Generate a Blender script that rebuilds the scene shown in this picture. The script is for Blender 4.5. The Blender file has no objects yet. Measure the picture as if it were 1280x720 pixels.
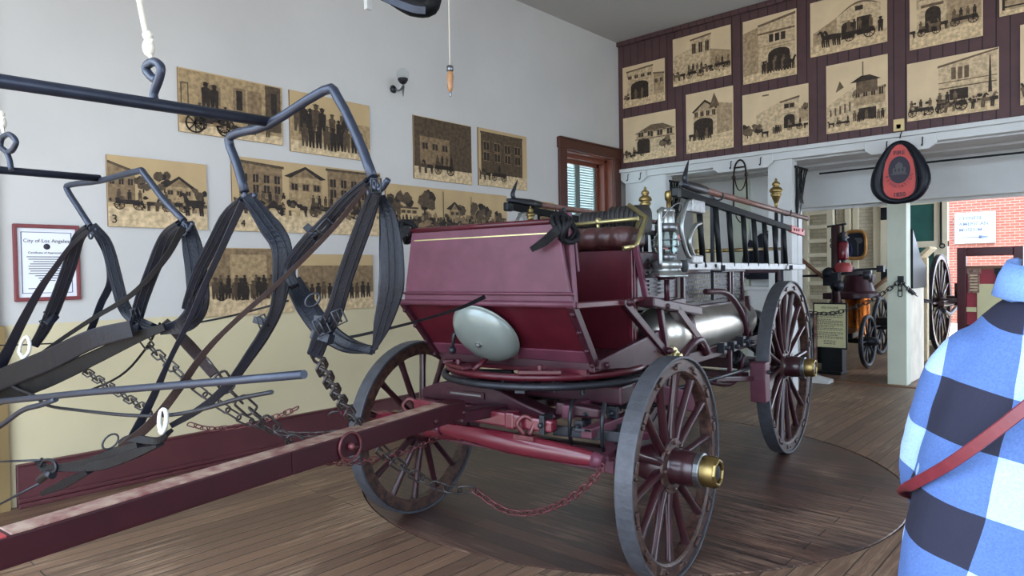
import bpy, bmesh, math, random
from mathutils import Vector as V3, Matrix as M4
from math import sin, cos, pi, radians as rad
sc = bpy.context.scene
col = sc.collection
RND = random.Random(7)

# ------------------------------------------------------------------ camera
YAW, PITCH, ROLL, FPX, EYE = .735784128, .0215274595, -.0163123589, 860.383, 1.5
cf = V3((-sin(YAW)*cos(PITCH), cos(YAW)*cos(PITCH), -sin(PITCH)))
cr0 = V3((cos(YAW), sin(YAW), 0)); cu0 = cr0.cross(cf)
cr = cr0*cos(ROLL)+cu0*sin(ROLL); cu = cu0*cos(ROLL)-cr0*sin(ROLL)
CAM = V3((0, 0, EYE))
cd = bpy.data.cameras.new('camera'); co = bpy.data.objects.new('camera', cd); col.objects.link(co)
cd.sensor_width = 36; cd.lens = FPX/1280*36; cd.clip_start = .05
co.matrix_world = M4(((cr.x, cu.x, -cf.x, 0), (cr.y, cu.y, -cf.y, 0), (cr.z, cu.z, -cf.z, EYE), (0, 0, 0, 1)))
sc.camera = co

# measuring helpers: a sight line of the photograph met with a real plane of the room
def ray(x, y): return cr*((x-640)/FPX)-cu*((y-360)/FPX)+cf
def on_axis(x, y, ax, val):
    d = ray(x, y); return CAM+d*((val-CAM[ax])/d[ax])
def deep(x, y, dist): return CAM+ray(x, y)*dist
TH = rad(6.2)                                   # the wagon stands slightly askew on the turntable
EU = V3((cos(TH), sin(TH), 0)); EV = V3((-sin(TH), cos(TH), 0))
EO = V3((-2.49297, 2.92812, 0))
def E(u, v, z): return EO+EU*u+EV*v+V3((0, 0, z))
def ev(x, y, vc):
    d = ray(x, y); t = (vc-(CAM-EO).dot(EV))/d.dot(EV); return CAM+d*t

# ------------------------------------------------------------------ materials
def lin(c):
    return tuple(((v/255)/12.92 if v/255 <= .04045 else ((v/255+.055)/1.055)**2.4) for v in c)
MATS = {}
def mat(name, rgb, rough=.5, metal=0., var=.0, scale=8., bump=0., bscale=60., stretch=(1, 1, 1), rgb2=None, coat=0., trans=0., coord='Object', spec=.5):
    m = bpy.data.materials.new(name); m.use_nodes = True; n = m.node_tree.nodes; l = m.node_tree.links
    b = n['Principled BSDF']; c = lin(rgb)
    b.inputs['Roughness'].default_value = rough; b.inputs['Metallic'].default_value = metal
    b.inputs['Coat Weight'].default_value = coat; b.inputs['Coat Roughness'].default_value = .15
    b.inputs['Transmission Weight'].default_value = trans
    if trans == 1.: b.inputs['IOR'].default_value = 1.06
    b.inputs['Specular IOR Level'].default_value = spec
    b.inputs['Base Color'].default_value = (*c, 1)
    if var or rgb2 or bump:
        tc = n.new('ShaderNodeTexCoord'); mp = n.new('ShaderNodeMapping'); mp.inputs['Scale'].default_value = stretch
        l.new(tc.outputs[coord], mp.inputs['Vector'])
    if var or rgb2:
        no = n.new('ShaderNodeTexNoise'); no.inputs['Scale'].default_value = scale; no.inputs['Detail'].default_value = 6
        l.new(mp.outputs['Vector'], no.inputs['Vector'])
        rp = n.new('ShaderNodeValToRGB'); rp.color_ramp.elements[0].position = .35; rp.color_ramp.elements[1].position = .68
        c2 = lin(rgb2) if rgb2 else tuple(min(1, k*(1+var)) for k in c)
        c1 = c if rgb2 else tuple(k*(1-var) for k in c)
        rp.color_ramp.elements[0].color = (*c1, 1); rp.color_ramp.elements[1].color = (*c2, 1)
        l.new(no.outputs['Fac'], rp.inputs['Fac']); l.new(rp.outputs['Color'], b.inputs['Base Color'])
    if bump:
        nb = n.new('ShaderNodeTexNoise'); nb.inputs['Scale'].default_value = bscale; nb.inputs['Detail'].default_value = 4
        l.new(mp.outputs['Vector'], nb.inputs['Vector'])
        bp = n.new('ShaderNodeBump'); bp.inputs['Strength'].default_value = bump; bp.inputs['Distance'].default_value = .01
        l.new(nb.outputs['Fac'], bp.inputs['Height']); l.new(bp.outputs['Normal'], b.inputs['Normal'])
    MATS[name] = m
    return m

def planks(name, along, width, cols, wear, rough=.5, length=2.6):
    """floor boards: each board its own tone, dark joints, worn grain along the board"""
    m = bpy.data.materials.new(name); m.use_nodes = True; n = m.node_tree.nodes; l = m.node_tree.links
    b = n['Principled BSDF']
    tc = n.new('ShaderNodeTexCoord'); mp = n.new('ShaderNodeMapping')
    if along == 'y': mp.inputs['Rotation'].default_value = (0, 0, pi/2)
    l.new(tc.outputs['Object'], mp.inputs['Vector'])
    br = n.new('ShaderNodeTexBrick'); br.offset = .37; br.inputs['Scale'].default_value = 1
    br.inputs['Brick Width'].default_value = length; br.inputs['Row Height'].default_value = width
    br.inputs['Mortar Size'].default_value = .0036; br.inputs['Mortar Smooth'].default_value = .2
    br.inputs['Color1'].default_value = (*lin(cols[0]), 1); br.inputs['Color2'].default_value = (*lin(cols[1]), 1)
    br.inputs['Mortar'].default_value = (.012, .01, .009, 1); br.inputs['Bias'].default_value = 0
    l.new(mp.outputs['Vector'], br.inputs['Vector'])
    m2 = n.new('ShaderNodeMapping'); m2.inputs['Scale'].default_value = (1.1, 16, 1)
    l.new(mp.outputs['Vector'], m2.inputs['Vector'])
    g = n.new('ShaderNodeTexNoise'); g.inputs['Scale'].default_value = 2.2; g.inputs['Detail'].default_value = 8; g.inputs['Roughness'].default_value = .7
    l.new(m2.outputs['Vector'], g.inputs['Vector'])
    big = n.new('ShaderNodeTexNoise'); big.inputs['Scale'].default_value = .9; big.inputs['Detail'].default_value = 5
    l.new(mp.outputs['Vector'], big.inputs['Vector'])
    mul = n.new('ShaderNodeMath'); mul.operation = 'MULTIPLY'; l.new(g.outputs['Fac'], mul.inputs[0]); l.new(big.outputs['Fac'], mul.inputs[1])
    rp = n.new('ShaderNodeValToRGB'); rp.color_ramp.elements[0].position = .26; rp.color_ramp.elements[1].position = .42
    l.new(mul.outputs[0], rp.inputs['Fac'])
    mx = n.new('ShaderNodeMix'); mx.data_type = 'RGBA'
    l.new(rp.outputs['Color'], mx.inputs['Factor']); l.new(br.outputs['Color'], mx.inputs[6]); mx.inputs[7].default_value = (*lin(wear), 1)
    ms = n.new('ShaderNodeMix'); ms.data_type = 'RGBA'
    l.new(br.outputs['Fac'], ms.inputs['Factor']); l.new(mx.outputs[2], ms.inputs[6]); ms.inputs[7].default_value = (.012, .01, .009, 1)
    l.new(ms.outputs[2], b.inputs['Base Color'])
    b.inputs['Roughness'].default_value = rough
    bp = n.new('ShaderNodeBump'); bp.inputs['Strength'].default_value = .25; bp.inputs['Distance'].default_value = .01
    l.new(g.outputs['Fac'], bp.inputs['Height']); l.new(bp.outputs['Normal'], b.inputs['Normal'])
    MATS[name] = m; return m

def boards(name, rgb, axis_scale, dark, rough=.6):
    """beaded boards: thin dark upright joints"""
    m = mat(name, rgb, rough, var=.12, scale=5)
    n = m.node_tree.nodes; l = m.node_tree.links; b = n['Principled BSDF']
    tc = n.new('ShaderNodeTexCoord'); mp = n.new('ShaderNodeMapping'); l.new(tc.outputs['Object'], mp.inputs['Vector'])
    br = n.new('ShaderNodeTexBrick'); br.offset = 0; br.inputs['Scale'].default_value = 1
    br.inputs['Brick Width'].default_value = axis_scale; br.inputs['Row Height'].default_value = 60
    br.inputs['Mortar Size'].default_value = .005; br.inputs['Mortar Smooth'].default_value = .3
    mp.inputs['Rotation'].default_value = (pi/2, 0, 0)
    l.new(mp.outputs['Vector'], br.inputs['Vector'])
    src = b.inputs['Base Color'].links[0].from_socket
    mx = n.new('ShaderNodeMix'); mx.data_type = 'RGBA'
    l.new(br.outputs['Fac'], mx.inputs['Factor']); l.new(src, mx.inputs[6]); mx.inputs[7].default_value = (*lin(dark), 1)
    l.new(mx.outputs[2], b.inputs['Base Color'])
    bp = n.new('ShaderNodeBump'); bp.inputs['Strength'].default_value = .6; bp.inputs['Distance'].default_value = .01; bp.invert = True
    l.new(br.outputs['Fac'], bp.inputs['Height']); l.new(bp.outputs['Normal'], b.inputs['Normal'])
    return m

def bricks(name, c1, c2, mortar, sx=.21, sy=.072, rough=.85):
    m = bpy.data.materials.new(name); m.use_nodes = True; n = m.node_tree.nodes; l = m.node_tree.links
    b = n['Principled BSDF']; b.inputs['Roughness'].default_value = rough
    tc = n.new('ShaderNodeTexCoord'); mp = n.new('ShaderNodeMapping'); mp.inputs['Rotation'].default_value = (pi/2, 0, 0)
    l.new(tc.outputs['Object'], mp.inputs['Vector'])
    br = n.new('ShaderNodeTexBrick'); br.inputs['Scale'].default_value = 1
    br.inputs['Brick Width'].default_value = sx; br.inputs['Row Height'].default_value = sy; br.inputs['Mortar Size'].default_value = .007
    br.inputs['Color1'].default_value = (*lin(c1), 1); br.inputs['Color2'].default_value = (*lin(c2), 1); br.inputs['Mortar'].default_value = (*lin(mortar), 1)
    l.new(mp.outputs['Vector'], br.inputs['Vector']); 
    no = n.new('ShaderNodeTexNoise'); no.inputs['Scale'].default_value = 1.6; no.inputs['Detail'].default_value = 6
    l.new(tc.outputs['Object'], no.inputs['Vector'])
    mx = n.new('ShaderNodeMix'); mx.data_type = 'RGBA'; mx.blend_type = 'MULTIPLY'; mx.inputs['Factor'].default_value = .45
    l.new(br.outputs['Color'], mx.inputs[6]); l.new(no.outputs['Color'], mx.inputs[7])
    l.new(br.outputs['Color'], b.inputs['Base Color'])
    bp = n.new('ShaderNodeBump'); bp.inputs['Strength'].default_value = .5; bp.inputs['Distance'].default_value = .01; bp.invert = True
    l.new(br.outputs['Fac'], bp.inputs['Height']); l.new(bp.outputs['Normal'], b.inputs['Normal'])
    MATS[name] = m; return m

mat('white_wall', (195, 193, 188), .8, var=.04, scale=1.2, bump=.12, bscale=14)
mat('cream_wall', (202, 190, 154), .75, var=.05, scale=1.4, bump=.1, bscale=14)
mat('ceiling_paint', (176, 174, 170), .85, var=.03, scale=1)
mat('white_paint', (206, 208, 206), .55, var=.04, scale=3)
mat('pale_green_paint', (196, 202, 184), .55, var=.05, scale=3)
mat('grey_white_paint', (196, 197, 196), .7, var=.04, scale=2)
boards('maroon_boards', (84, 58, 60), .115, (28, 18, 20))
mat('maroon_base', (84, 42, 46), .38, var=.12, scale=5)
mat('window_brown', (116, 62, 44), .4, var=.15, scale=6, stretch=(4, 4, 1))
mat('window_brown_dark', (78, 42, 32), .45, var=.15, scale=6)
mat('maroon', (70, 18, 29), .34, var=.16, scale=9, coat=.1, spec=.35)
mat('maroon_dark', (52, 22, 31), .38, var=.2, scale=12, coat=.05, spec=.3)
mat('maroon_purple', (88, 46, 60), .42, var=.14, scale=10, spec=.35)
mat('maroon_bright', (94, 26, 40), .26, var=.14, scale=9, coat=.4)
mat('wheel_maroon', (48, 19, 26), .28, var=.25, scale=14, coat=.2)
mat('rim_brown', (34, 22, 22), .42, rgb2=(84, 58, 48), scale=34)
mat('tyre_iron', (68, 70, 76), .5, metal=.2, var=.16, scale=22, bump=.15, bscale=80)
mat('dark_iron', (40, 42, 48), .42, metal=.5, var=.2, scale=16)
mat('blue_iron', (44, 50, 64), .38, metal=.35, var=.15, scale=20)
mat('steel', (120, 122, 124), .32, metal=.9, var=.12, scale=12)
mat('nickel', (150, 154, 152), .34, metal=.9, var=.1, scale=7)
mat('tank_metal', (186, 182, 172), .3, metal=.85, var=.16, scale=5)
mat('bell_grey', (128, 138, 134), .3, metal=.3, var=.08, scale=6, coat=.3)
mat('brass', (150, 130, 84), .38, metal=1., var=.12, scale=18)
mat('brass_pale', (176, 166, 118), .36, metal=.9, var=.12, scale=14)
mat('copper', (206, 122, 58), .22, metal=1., var=.2, scale=6)
mat('leather_black', (12, 16, 27), .42, var=.25, scale=22, bump=.18, bscale=140, spec=.3)
mat('leather_soft', (14, 15, 18), .55, var=.25, scale=16, bump=.25, bscale=90, spec=.2)
mat('leather_brown', (36, 25, 24), .5, var=.25, scale=20, bump=.2, bscale=100, spec=.2)
mat('seat_leather', (64, 34, 34), .38, var=.25, scale=14, bump=.25, bscale=50)
mat('seat_black', (38, 36, 36), .5, var=.2, scale=20)
mat('black_paint', (18, 22, 24), .36, var=.15, scale=10, spec=.2)
mat('rail_black', (16, 18, 19), .6, var=.15, scale=12, spec=.08); mat('maroon_deep', (46, 12, 20), .4, var=.16, scale=9, spec=.3); mat('black_hole', (10, 9, 9), .8)
mat('silver_paint', (150, 150, 148), .42, metal=.4, var=.2, scale=40)
mat('red_paint', (196, 82, 74), .45, var=.12, scale=8)
mat('red_plain', (150, 52, 54), .45)
mat('rope_white', (206, 200, 184), .8, bump=.3, bscale=200)
mat('ring_white', (206, 208, 204), .35)
mat('chain_iron', (70, 66, 66), .42, metal=.6, var=.3, scale=30)
mat('chain_maroon', (96, 50, 54), .4, metal=.4, var=.3, scale=30)
mat('wood_handle', (168, 122, 80), .4, var=.2, scale=14, stretch=(4, 4, .6))
mat('wood_pale', (206, 188, 152), .6, var=.12, scale=10)
mat('wood_worn', (150, 128, 112), .55, rgb2=(104, 58, 56), scale=7, stretch=(3, 3, 3))
mat('wood_brown', (112, 76, 52), .5, var=.2, scale=8)
mat('pole_wood', (112, 78, 68), .45, var=.2, scale=12)
mat('glass_globe', (240, 245, 245), .03, trans=1.)
mat('glass_lamp', (225, 238, 236), .04, trans=1.)
mat('glass_red', (110, 16, 34), .12, trans=.2)
mat('paper_white', (226, 228, 232), .6, var=.02, scale=4)
mat('paper_cream', (206, 202, 158), .6, var=.04, scale=5)
mat('ink', (52, 50, 62), .7); mat('ink_blue', (58, 66, 104), .7); mat('ink_gold', (172, 150, 96), .5, metal=.3)
mat('frame_red', (112, 34, 36), .4, var=.1, scale=9)
mat('louvre_white', (226, 236, 232), .5)
mat('louvre_stile', (112, 122, 116), .6)
mat('green_paint', (42, 100, 92), .5, var=.1, scale=4)
mat('cream_paint', (236, 226, 196), .55, var=.04, scale=4)
mat('gold_frame', (176, 128, 72), .4, metal=.3, var=.15, scale=12)
mat('navy_cloth', (22, 26, 40), .85, bump=.3, bscale=30)
mat('sign_white', (176, 182, 192), .5); mat('sign_ink', (84, 98, 128), .6)
mat('board_red', (150, 44, 58), .5, var=.08, scale=4)
mat('collar_red', (196, 74, 68), .5, var=.05, scale=20)
mat('plate_brass', (206, 184, 132), .4, metal=.4)
bricks('brick_red', (140, 80, 66), (126, 66, 54), (140, 126, 116))
bricks('brick_whitewash', (226, 218, 196), (214, 206, 184), (196, 186, 164))
planks('floor_planks', 'y', .105, ((122, 94, 75), (96, 73, 60)), (172, 144, 118), .42)
planks('turntable_planks', 'x', .125, ((84, 59, 51), (55, 42, 41)), (150, 120, 102), .34)

# sepia prints
SEP = {}
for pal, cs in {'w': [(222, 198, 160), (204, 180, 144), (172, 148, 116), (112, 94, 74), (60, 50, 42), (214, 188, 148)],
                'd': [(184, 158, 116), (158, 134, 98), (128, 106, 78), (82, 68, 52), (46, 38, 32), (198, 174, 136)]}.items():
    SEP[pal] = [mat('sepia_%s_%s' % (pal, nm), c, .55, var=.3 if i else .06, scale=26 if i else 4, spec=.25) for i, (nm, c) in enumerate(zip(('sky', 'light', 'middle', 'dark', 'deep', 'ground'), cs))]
mat('print_edge', (120, 88, 56), .6)

# ------------------------------------------------------------------ mesh building
def catmull(pts, k=6):
    pts = [V3(p) for p in pts]
    if len(pts) < 3 or k < 2: return pts
    out = []
    for i in range(len(pts)-1):
        p0 = pts[i-1] if i else pts[0]*2-pts[1]; p1 = pts[i]; p2 = pts[i+1]
        p3 = pts[i+2] if i+2 < len(pts) else pts[-1]*2-pts[-2]
        for j in range(k):
            t = j/k
            out.append(.5*((2*p1)+(p2-p0)*t+(2*p0-5*p1+4*p2-p3)*t*t+(3*p1-p0-3*p2+p3)*t**3))
    out.append(pts[-1]); return out

class MB:
    def __init__(s): s.v = []; s.f = []; s.mi = []; s.sm = []
    def add(s, vs, fs, mi=0, sm=False):
        o = len(s.v); s.v += [V3(p) for p in vs]
        for f in fs: s.f.append([o+i for i in f]); s.mi.append(mi); s.sm.append(sm)
        return s
    def box(s, c, d, mi=0, X=V3((1, 0, 0)), Y=V3((0, 1, 0)), Z=V3((0, 0, 1))):
        c = V3(c); vs = [c+X*(a*d[0]/2)+Y*(b*d[1]/2)+Z*(e*d[2]/2) for e in (-1, 1) for b in (-1, 1) for a in (-1, 1)]
        return s.add(vs, [(0, 2, 3, 1), (4, 5, 7, 6), (0, 1, 5, 4), (2, 6, 7, 3), (0, 4, 6, 2), (1, 3, 7, 5)], mi)
    def span(s, a, b, mi=0):
        a = V3(a); b = V3(b); return s.box((a+b)/2, [abs(q) for q in (b-a)], mi)
    def bar(s, p, q, w, h, up=(0, 0, 1), mi=0, w2=None, h2=None):
        p = V3(p); q = V3(q); t = (q-p).normalized(); up = V3(up); sd = t.cross(up)
        if sd.length < 1e-4: sd = t.cross(V3((1, 0, 0)))
        sd.normalize(); up = sd.cross(t); w2 = w if w2 is None else w2; h2 = h if h2 is None else h2
        vs = [p+sd*(a*w/2)+up*(b*h/2) for a, b in ((-1, -1), (1, -1), (1, 1), (-1, 1))]+[q+sd*(a*w2/2)+up*(b*h2/2) for a, b in ((-1, -1), (1, -1), (1, 1), (-1, 1))]
        return s.add(vs, [(3, 2, 1, 0), (4, 5, 6, 7), (0, 1, 5, 4), (1, 2, 6, 5), (2, 3, 7, 6), (3, 0, 4, 7)], mi)
    def tube(s, pts, r, n=10, mi=0, k=0, closed=False, cap=True):
        pts = catmull(pts, k) if k else [V3(p) for p in pts]
        m = len(pts); rs = r if isinstance(r, (list, tuple)) else None
        def R(i):
            if rs is None: return r
            x = i/(m-1)*(len(rs)-1); a = min(int(x), len(rs)-2); return rs[a]+(rs[a+1]-rs[a])*(x-a)
        T = []
        for i in range(m):
            if closed: d = pts[(i+1) % m]-pts[i-1]
            else: d = pts[min(i+1, m-1)]-pts[max(i-1, 0)]
            T.append(d.normalized())
        a = T[0].cross(V3((0, 0, 1)))
        if a.length < .05: a = T[0].cross(V3((1, 0, 0)))
        a.normalize(); vs = []
        for i in range(m):
            a = (a-T[i]*a.dot(T[i])).normalized(); b = T[i].cross(a)
            for j in range(n): vs.append(pts[i]+(a*cos(2*pi*j/n)+b*sin(2*pi*j/n))*R(i))
        fs = []
        for i in range(m if closed else m-1):
            for j in range(n):
                i2 = (i+1) % m; fs.append((i*n+j, i*n+(j+1) % n, i2*n+(j+1) % n, i2*n+j))
        s.add(vs, fs, mi, True)
        if cap and not closed:
            o = len(s.v)-len(vs)
            s.f.append([o+j for j in range(n)][::-1]); s.mi.append(mi); s.sm.append(False)
            s.f.append([o+(m-1)*n+j for j in range(n)]); s.mi.append(mi); s.sm.append(False)
        return s
    def strap(s, pts, w, t, N, mi=0, k=6):
        """flat leather band; N is the direction its face looks"""
        pts = catmull(pts, k) if k else [V3(p) for p in pts]; m = len(pts); vs = []; N = V3(N).normalized()
        ws = w if isinstance(w, (list, tuple)) else [w, w]
        for i in range(m):
            T = (pts[min(i+1, m-1)]-pts[max(i-1, 0)]).normalized()
            S = T.cross(N); S = S.normalized() if S.length > .05 else V3((0, 0, 1)); n2 = S.cross(T)
            x = i/(m-1)*(len(ws)-1); a = min(int(x), len(ws)-2); ww = ws[a]+(ws[a+1]-ws[a])*(x-a)
            for a, b in ((-1, -.35), (-.86, -1), (.86, -1), (1, -.35), (1, .35), (.86, 1), (-.86, 1), (-1, .35)): vs.append(pts[i]+S*(a*ww/2)+n2*(b*t/2))
        fs = [(i*8+j, i*8+(j+1) % 8, i*8+8+(j+1) % 8, i*8+8+j) for i in range(m-1) for j in range(8)]
        fs += [tuple(range(8))[::-1], tuple((m-1)*8+j for j in range(8))]
        return s.add(vs, fs, mi)
    def lathe(s, prof, o, ax=(0, 0, 1), n=24, mi=0, sm=True, arc=None):
        o = V3(o); ax = V3(ax).normalized(); a = ax.orthogonal().normalized(); b = ax.cross(a); vs = []; fs = []
        for r, z in prof:
            for j in range(n): vs.append(o+ax*z+(a*cos(2*pi*j/n)+b*sin(2*pi*j/n))*max(r, 1e-5))
        for i in range(len(prof)-1):
            for j in range(n): fs.append((i*n+j, i*n+(j+1) % n, (i+1)*n+(j+1) % n, (i+1)*n+j))
        return s.add(vs, fs, mi, sm)
    def ball(s, c, r, mi=0, n=14, ax=(0, 0, 1), sq=1.):
        k = 8
        return s.lathe([(r*sin(pi*i/k), -r*sq*cos(pi*i/k)) for i in range(k+1)], c, ax, n, mi)
    def prism(s, poly, d, mi=0):
        """poly: 3-D outline; d: depth vector"""
        d = V3(d); poly = [V3(p) for p in poly]; n = len(poly)
        fs = [tuple(range(n))[::-1], tuple(n+i for i in range(n))]+[(i, (i+1) % n, n+(i+1) % n, n+i) for i in range(n)]
        return s.add(poly+[p+d for p in poly], fs, mi)
    def ring(s, c, R, r, ax=(0, 0, 1), n=28, k=8, mi=0, sx=1., xd=None):
        c = V3(c); ax = V3(ax).normalized(); a = V3(xd).normalized() if xd is not None else ax.orthogonal().normalized(); b = ax.cross(a)
        return s.tube([c+a*(R*sx*cos(2*pi*i/n))+b*(R*sin(2*pi*i/n)) for i in range(n)], r, k, mi, closed=True)
    def chain(s, pts, L=.05, r=.006, mi=0, k=8, wd=.34):
        pts = catmull(pts, k); acc = [0]
        for i in range(1, len(pts)): acc.append(acc[-1]+(pts[i]-pts[i-1]).length)
        N = max(2, round(acc[-1]/(L*.78))); 
        def at(d):
            for i in range(1, len(acc)):
                if acc[i] >= d: 
                    t = (d-acc[i-1])/max(1e-6, acc[i]-acc[i-1]); return pts[i-1].lerp(pts[i], t), (pts[i]-pts[i-1]).normalized()
            return pts[-1], (pts[-1]-pts[-2]).normalized()
        for i in range(N):
            c, T = at((i+.5)/N*acc[-1]); a = T.cross(V3((0, 0, 1)))
            if a.length < .1: a = T.cross(V3((0, 1, 0)))
            a.normalize(); b = T.cross(a); q = rad(28)+(pi/2 if i % 2 else 0); S = a*cos(q)+b*sin(q)
            h = L/2-L*wd/2; w = L*wd; P = []
            for j in range(7): P.append(c+T*(h+w/1.0*sin(pi*j/6)*.5)+S*(w*cos(pi*j/6)))
            for j in range(7): P.append(c-T*(h+w*sin(pi*j/6)*.5)-S*(w*cos(pi*j/6)))
            s.tube(P, r, 5, mi, closed=True)
        return s
    def mesh(s, name, mats, off=V3((0, 0, 0))):
        me = bpy.data.meshes.new(name); me.from_pydata([p-off for p in s.v], [], s.f)
        for m in (mats if isinstance(mats, (list, tuple)) else [mats]): me.materials.append(MATS[m] if isinstance(m, str) else m)
        me.polygons.foreach_set('material_index', s.mi); me.polygons.foreach_set('use_smooth', s.sm)
        bm = bmesh.new(); bm.from_mesh(me); bmesh.ops.recalc_face_normals(bm, faces=bm.faces); bm.to_mesh(me); bm.free()
        me.update(); return me

def tag(o, label=None, cat=None, group=None, kind=None):
    if label: o['label'] = label
    if cat: o['category'] = cat
    if group: o['group'] = group
    if kind: o['kind'] = kind
    return o
def empty(name, loc, label, cat, group=None, rz=0.):
    o = bpy.data.objects.new(name, None); col.objects.link(o); o.location = loc; o.rotation_euler = (0, 0, rz); o.empty_display_size = .1
    o['w'] = 0; del o['w']
    return tag(o, label, cat, group)
def part(name, mb, mats, parent, bev=0., label=None, local=False, kind=None):
    me = mb.mesh(name, mats)
    o = bpy.data.objects.new(name, me); col.objects.link(o); o.parent = parent
    if not local and parent.type == 'EMPTY':
        o.matrix_parent_inverse = (M4.Translation(parent.location) @ parent.rotation_euler.to_matrix().to_4x4()).inverted()
    if not local and parent.type == 'MESH' and parent.parent is None:
        o.matrix_parent_inverse = M4.Translation(parent.location).inverted()
    if bev: bevel(o, bev)
    if label: o['label'] = label
    if kind: o['kind'] = kind
    return o
def bevel(o, w):
    b = o.modifiers.new('bevel', 'BEVEL'); b.width = w; b.segments = 2; b.limit_method = 'ANGLE'; b.angle_limit = rad(40)
def solo(name, mb, mats, label, cat, group=None, bev=0., kind=None):
    xs = [p.x for p in mb.v]; ys = [p.y for p in mb.v]; zs = [p.z for p in mb.v]
    off = V3(((min(xs)+max(xs))/2, (min(ys)+max(ys))/2, min(zs)))
    o = bpy.data.objects.new(name, mb.mesh(name, mats, off)); col.objects.link(o); o.location = off
    if bev: bevel(o, bev)
    return tag(o, label, cat, group, kind)
def struct(name, mb, mats, bev=0., label=None):
    o = bpy.data.objects.new(name, mb.mesh(name, mats)); col.objects.link(o); o['kind'] = 'structure'
    if bev: bevel(o, bev)
    if label: o['label'] = label
    return o
def letters(txt, size, origin, xd, nd, mi=0, align='CENTER', extrude=.0008, bold=0.):
    """text as real flat letters; returns an MB"""
    cu_ = bpy.data.curves.new('t', 'FONT'); cu_.body = txt; cu_.size = size; cu_.align_x = align; cu_.align_y = 'CENTER'; cu_.extrude = extrude; cu_.offset = bold; cu_.resolution_u = 3
    o = bpy.data.objects.new('t', cu_); col.objects.link(o); dg = bpy.context.evaluated_depsgraph_get()
    me = bpy.data.meshes.new_from_object(o.evaluated_get(dg))
    xd = V3(xd).normalized(); nd = V3(nd).normalized(); ud = nd.cross(xd)
    mb = MB(); mb.add([V3(origin)+xd*v.co.x+ud*v.co.y+nd*v.co.z for v in me.vertices], [tuple(p.vertices) for p in me.polygons], mi)
    bpy.data.objects.remove(o); bpy.data.curves.remove(cu_); bpy.data.meshes.remove(me)
    return mb
def merge(a, b, mi=None):
    o = len(a.v); a.v += b.v; a.f += [[o+i for i in f] for f in b.f]; a.mi += [mi if mi is not None else q for q in b.mi]; a.sm += b.sm; return a

# ================================================================== THE SETTING
XL, YB, CEIL = -5.5, 8.42, 4.765
TC, TR = V3((-2.95, 4.48, 0)), 1.95                      # turntable let into the floor
def floor_with_hole():
    mb = MB(); n = 128; x0, x1, y0, y1 = XL-.2, 2.8, -.7, 9.62
    inn, out = [], []
    for i in range(n):
        a = 2*pi*i/n; d = V3((cos(a), sin(a), 0)); inn.append(TC+d*(TR+.012))
        t = min((x1-TC.x)/d.x if d.x > 1e-6 else ((x0-TC.x)/d.x if d.x < -1e-6 else 1e9), (y1-TC.y)/d.y if d.y > 1e-6 else ((y0-TC.y)/d.y if d.y < -1e-6 else 1e9)); out.append(TC+d*t)
    fs = [(i, (i+1) % n, n+(i+1) % n, n+i) for i in range(n)]
    fs += [(i, 2*n+i, 2*n+(i+1) % n, (i+1) % n) for i in range(n)]
    mb.add(inn+out+[p-V3((0, 0, .06)) for p in inn], fs)
    for cx, cy, a0 in ((x1, y1, 0), (x0, y1, 1), (x0, y0, 2), (x1, y0, 3)):      # fill the corners
        c = V3((cx, cy, 0)); an = math.atan2(cy-TC.y, cx-TC.x) % (2*pi); i = int(an/(2*pi)*n); mb.add([out[i], c, out[(i+1) % n]], [(0, 1, 2)])
    return mb
struct('floor', floor_with_hole(), 'floor_planks')
struct('floor', MB().span((XL-.2, -.7, -.14), (2.8, 9.62, -.07)), 'black_hole')
tt = MB(); tt.lathe([(0, -.05), (TR, -.05), (TR, -.004), (TR-.006, 0), (0, 0)], TC, n=128, sm=False)
solo('turntable', tt, 'turntable_planks', 'large round wooden turntable disc let into the plank floor under the wagon', 'turntable')
struct('floor', MB().span((-8, 9.62, -.14), (2.8, 15.2, -.004)), 'floor_planks')
struct('trim_1', MB().span((-3.46, 9.56, -.01), (1.6, 9.68, .012)), 'wood_brown', .004)
struct('ground', MB().span((-30, 15.2, -.3), (30, 40, -.06)).span((-30, -30, -.3), (30, -.7, -.05)), mat('paving', (176, 168, 156), .8, var=.1, scale=3))

wl_ = MB()
for a, b in (((XL-.3, -.7, 1.21), (XL, 7.15, CEIL)), ((XL-.3, 8.25, 1.21), (XL, 9.9, CEIL)), ((XL-.3, 7.15, 3.1), (XL, 8.25, CEIL))): wl_.span(a, b, 0)
wl_.span((XL-.3, -.7, -.05), (XL, 9.9, 1.21), 1)
struct('wall_left', wl_, ['white_wall', 'cream_wall'])
struct('baseboard_left', MB().span((XL, 1.14, 0), (XL+.028, 8.4, .27)).span((XL, 1.14, .27), (XL+.04, 8.4, .285)).span((XL, 1.14, 0), (XL+.07, 8.4, .03)).span((XL+.028, 1.14, .03), (XL+.05, 8.4, .06)), 'maroon_base', .006)
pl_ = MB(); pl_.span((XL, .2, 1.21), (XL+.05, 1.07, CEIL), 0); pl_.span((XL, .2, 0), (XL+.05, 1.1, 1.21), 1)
struct('trim_2', pl_, [mat('jamb_shaded_white', (142, 136, 122), .7, var=.06, scale=3), mat('jamb_shaded_cream', (128, 106, 66), .7, var=.08, scale=3)])  # shade painted in: the wall's white and cream, darkened on this pilaster
struct('ceiling', MB().span((XL-.3, -.7, CEIL), (2.9, 8.6, CEIL+.15)), 'ceiling_paint')
wr = MB()
for a, b in (((2.6, -.7, 0), (2.8, 9.9, .9)), ((2.6, -.7, 3.6), (2.8, 9.9, CEIL)), ((2.6, -.7, .9), (2.8, 1.9, 3.6)), ((2.6, 4.1, .9), (2.8, 5.0, 3.6)), ((2.6, 7.2, .9), (2.8, 9.9, 3.6))): wr.span(a, b)
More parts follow.
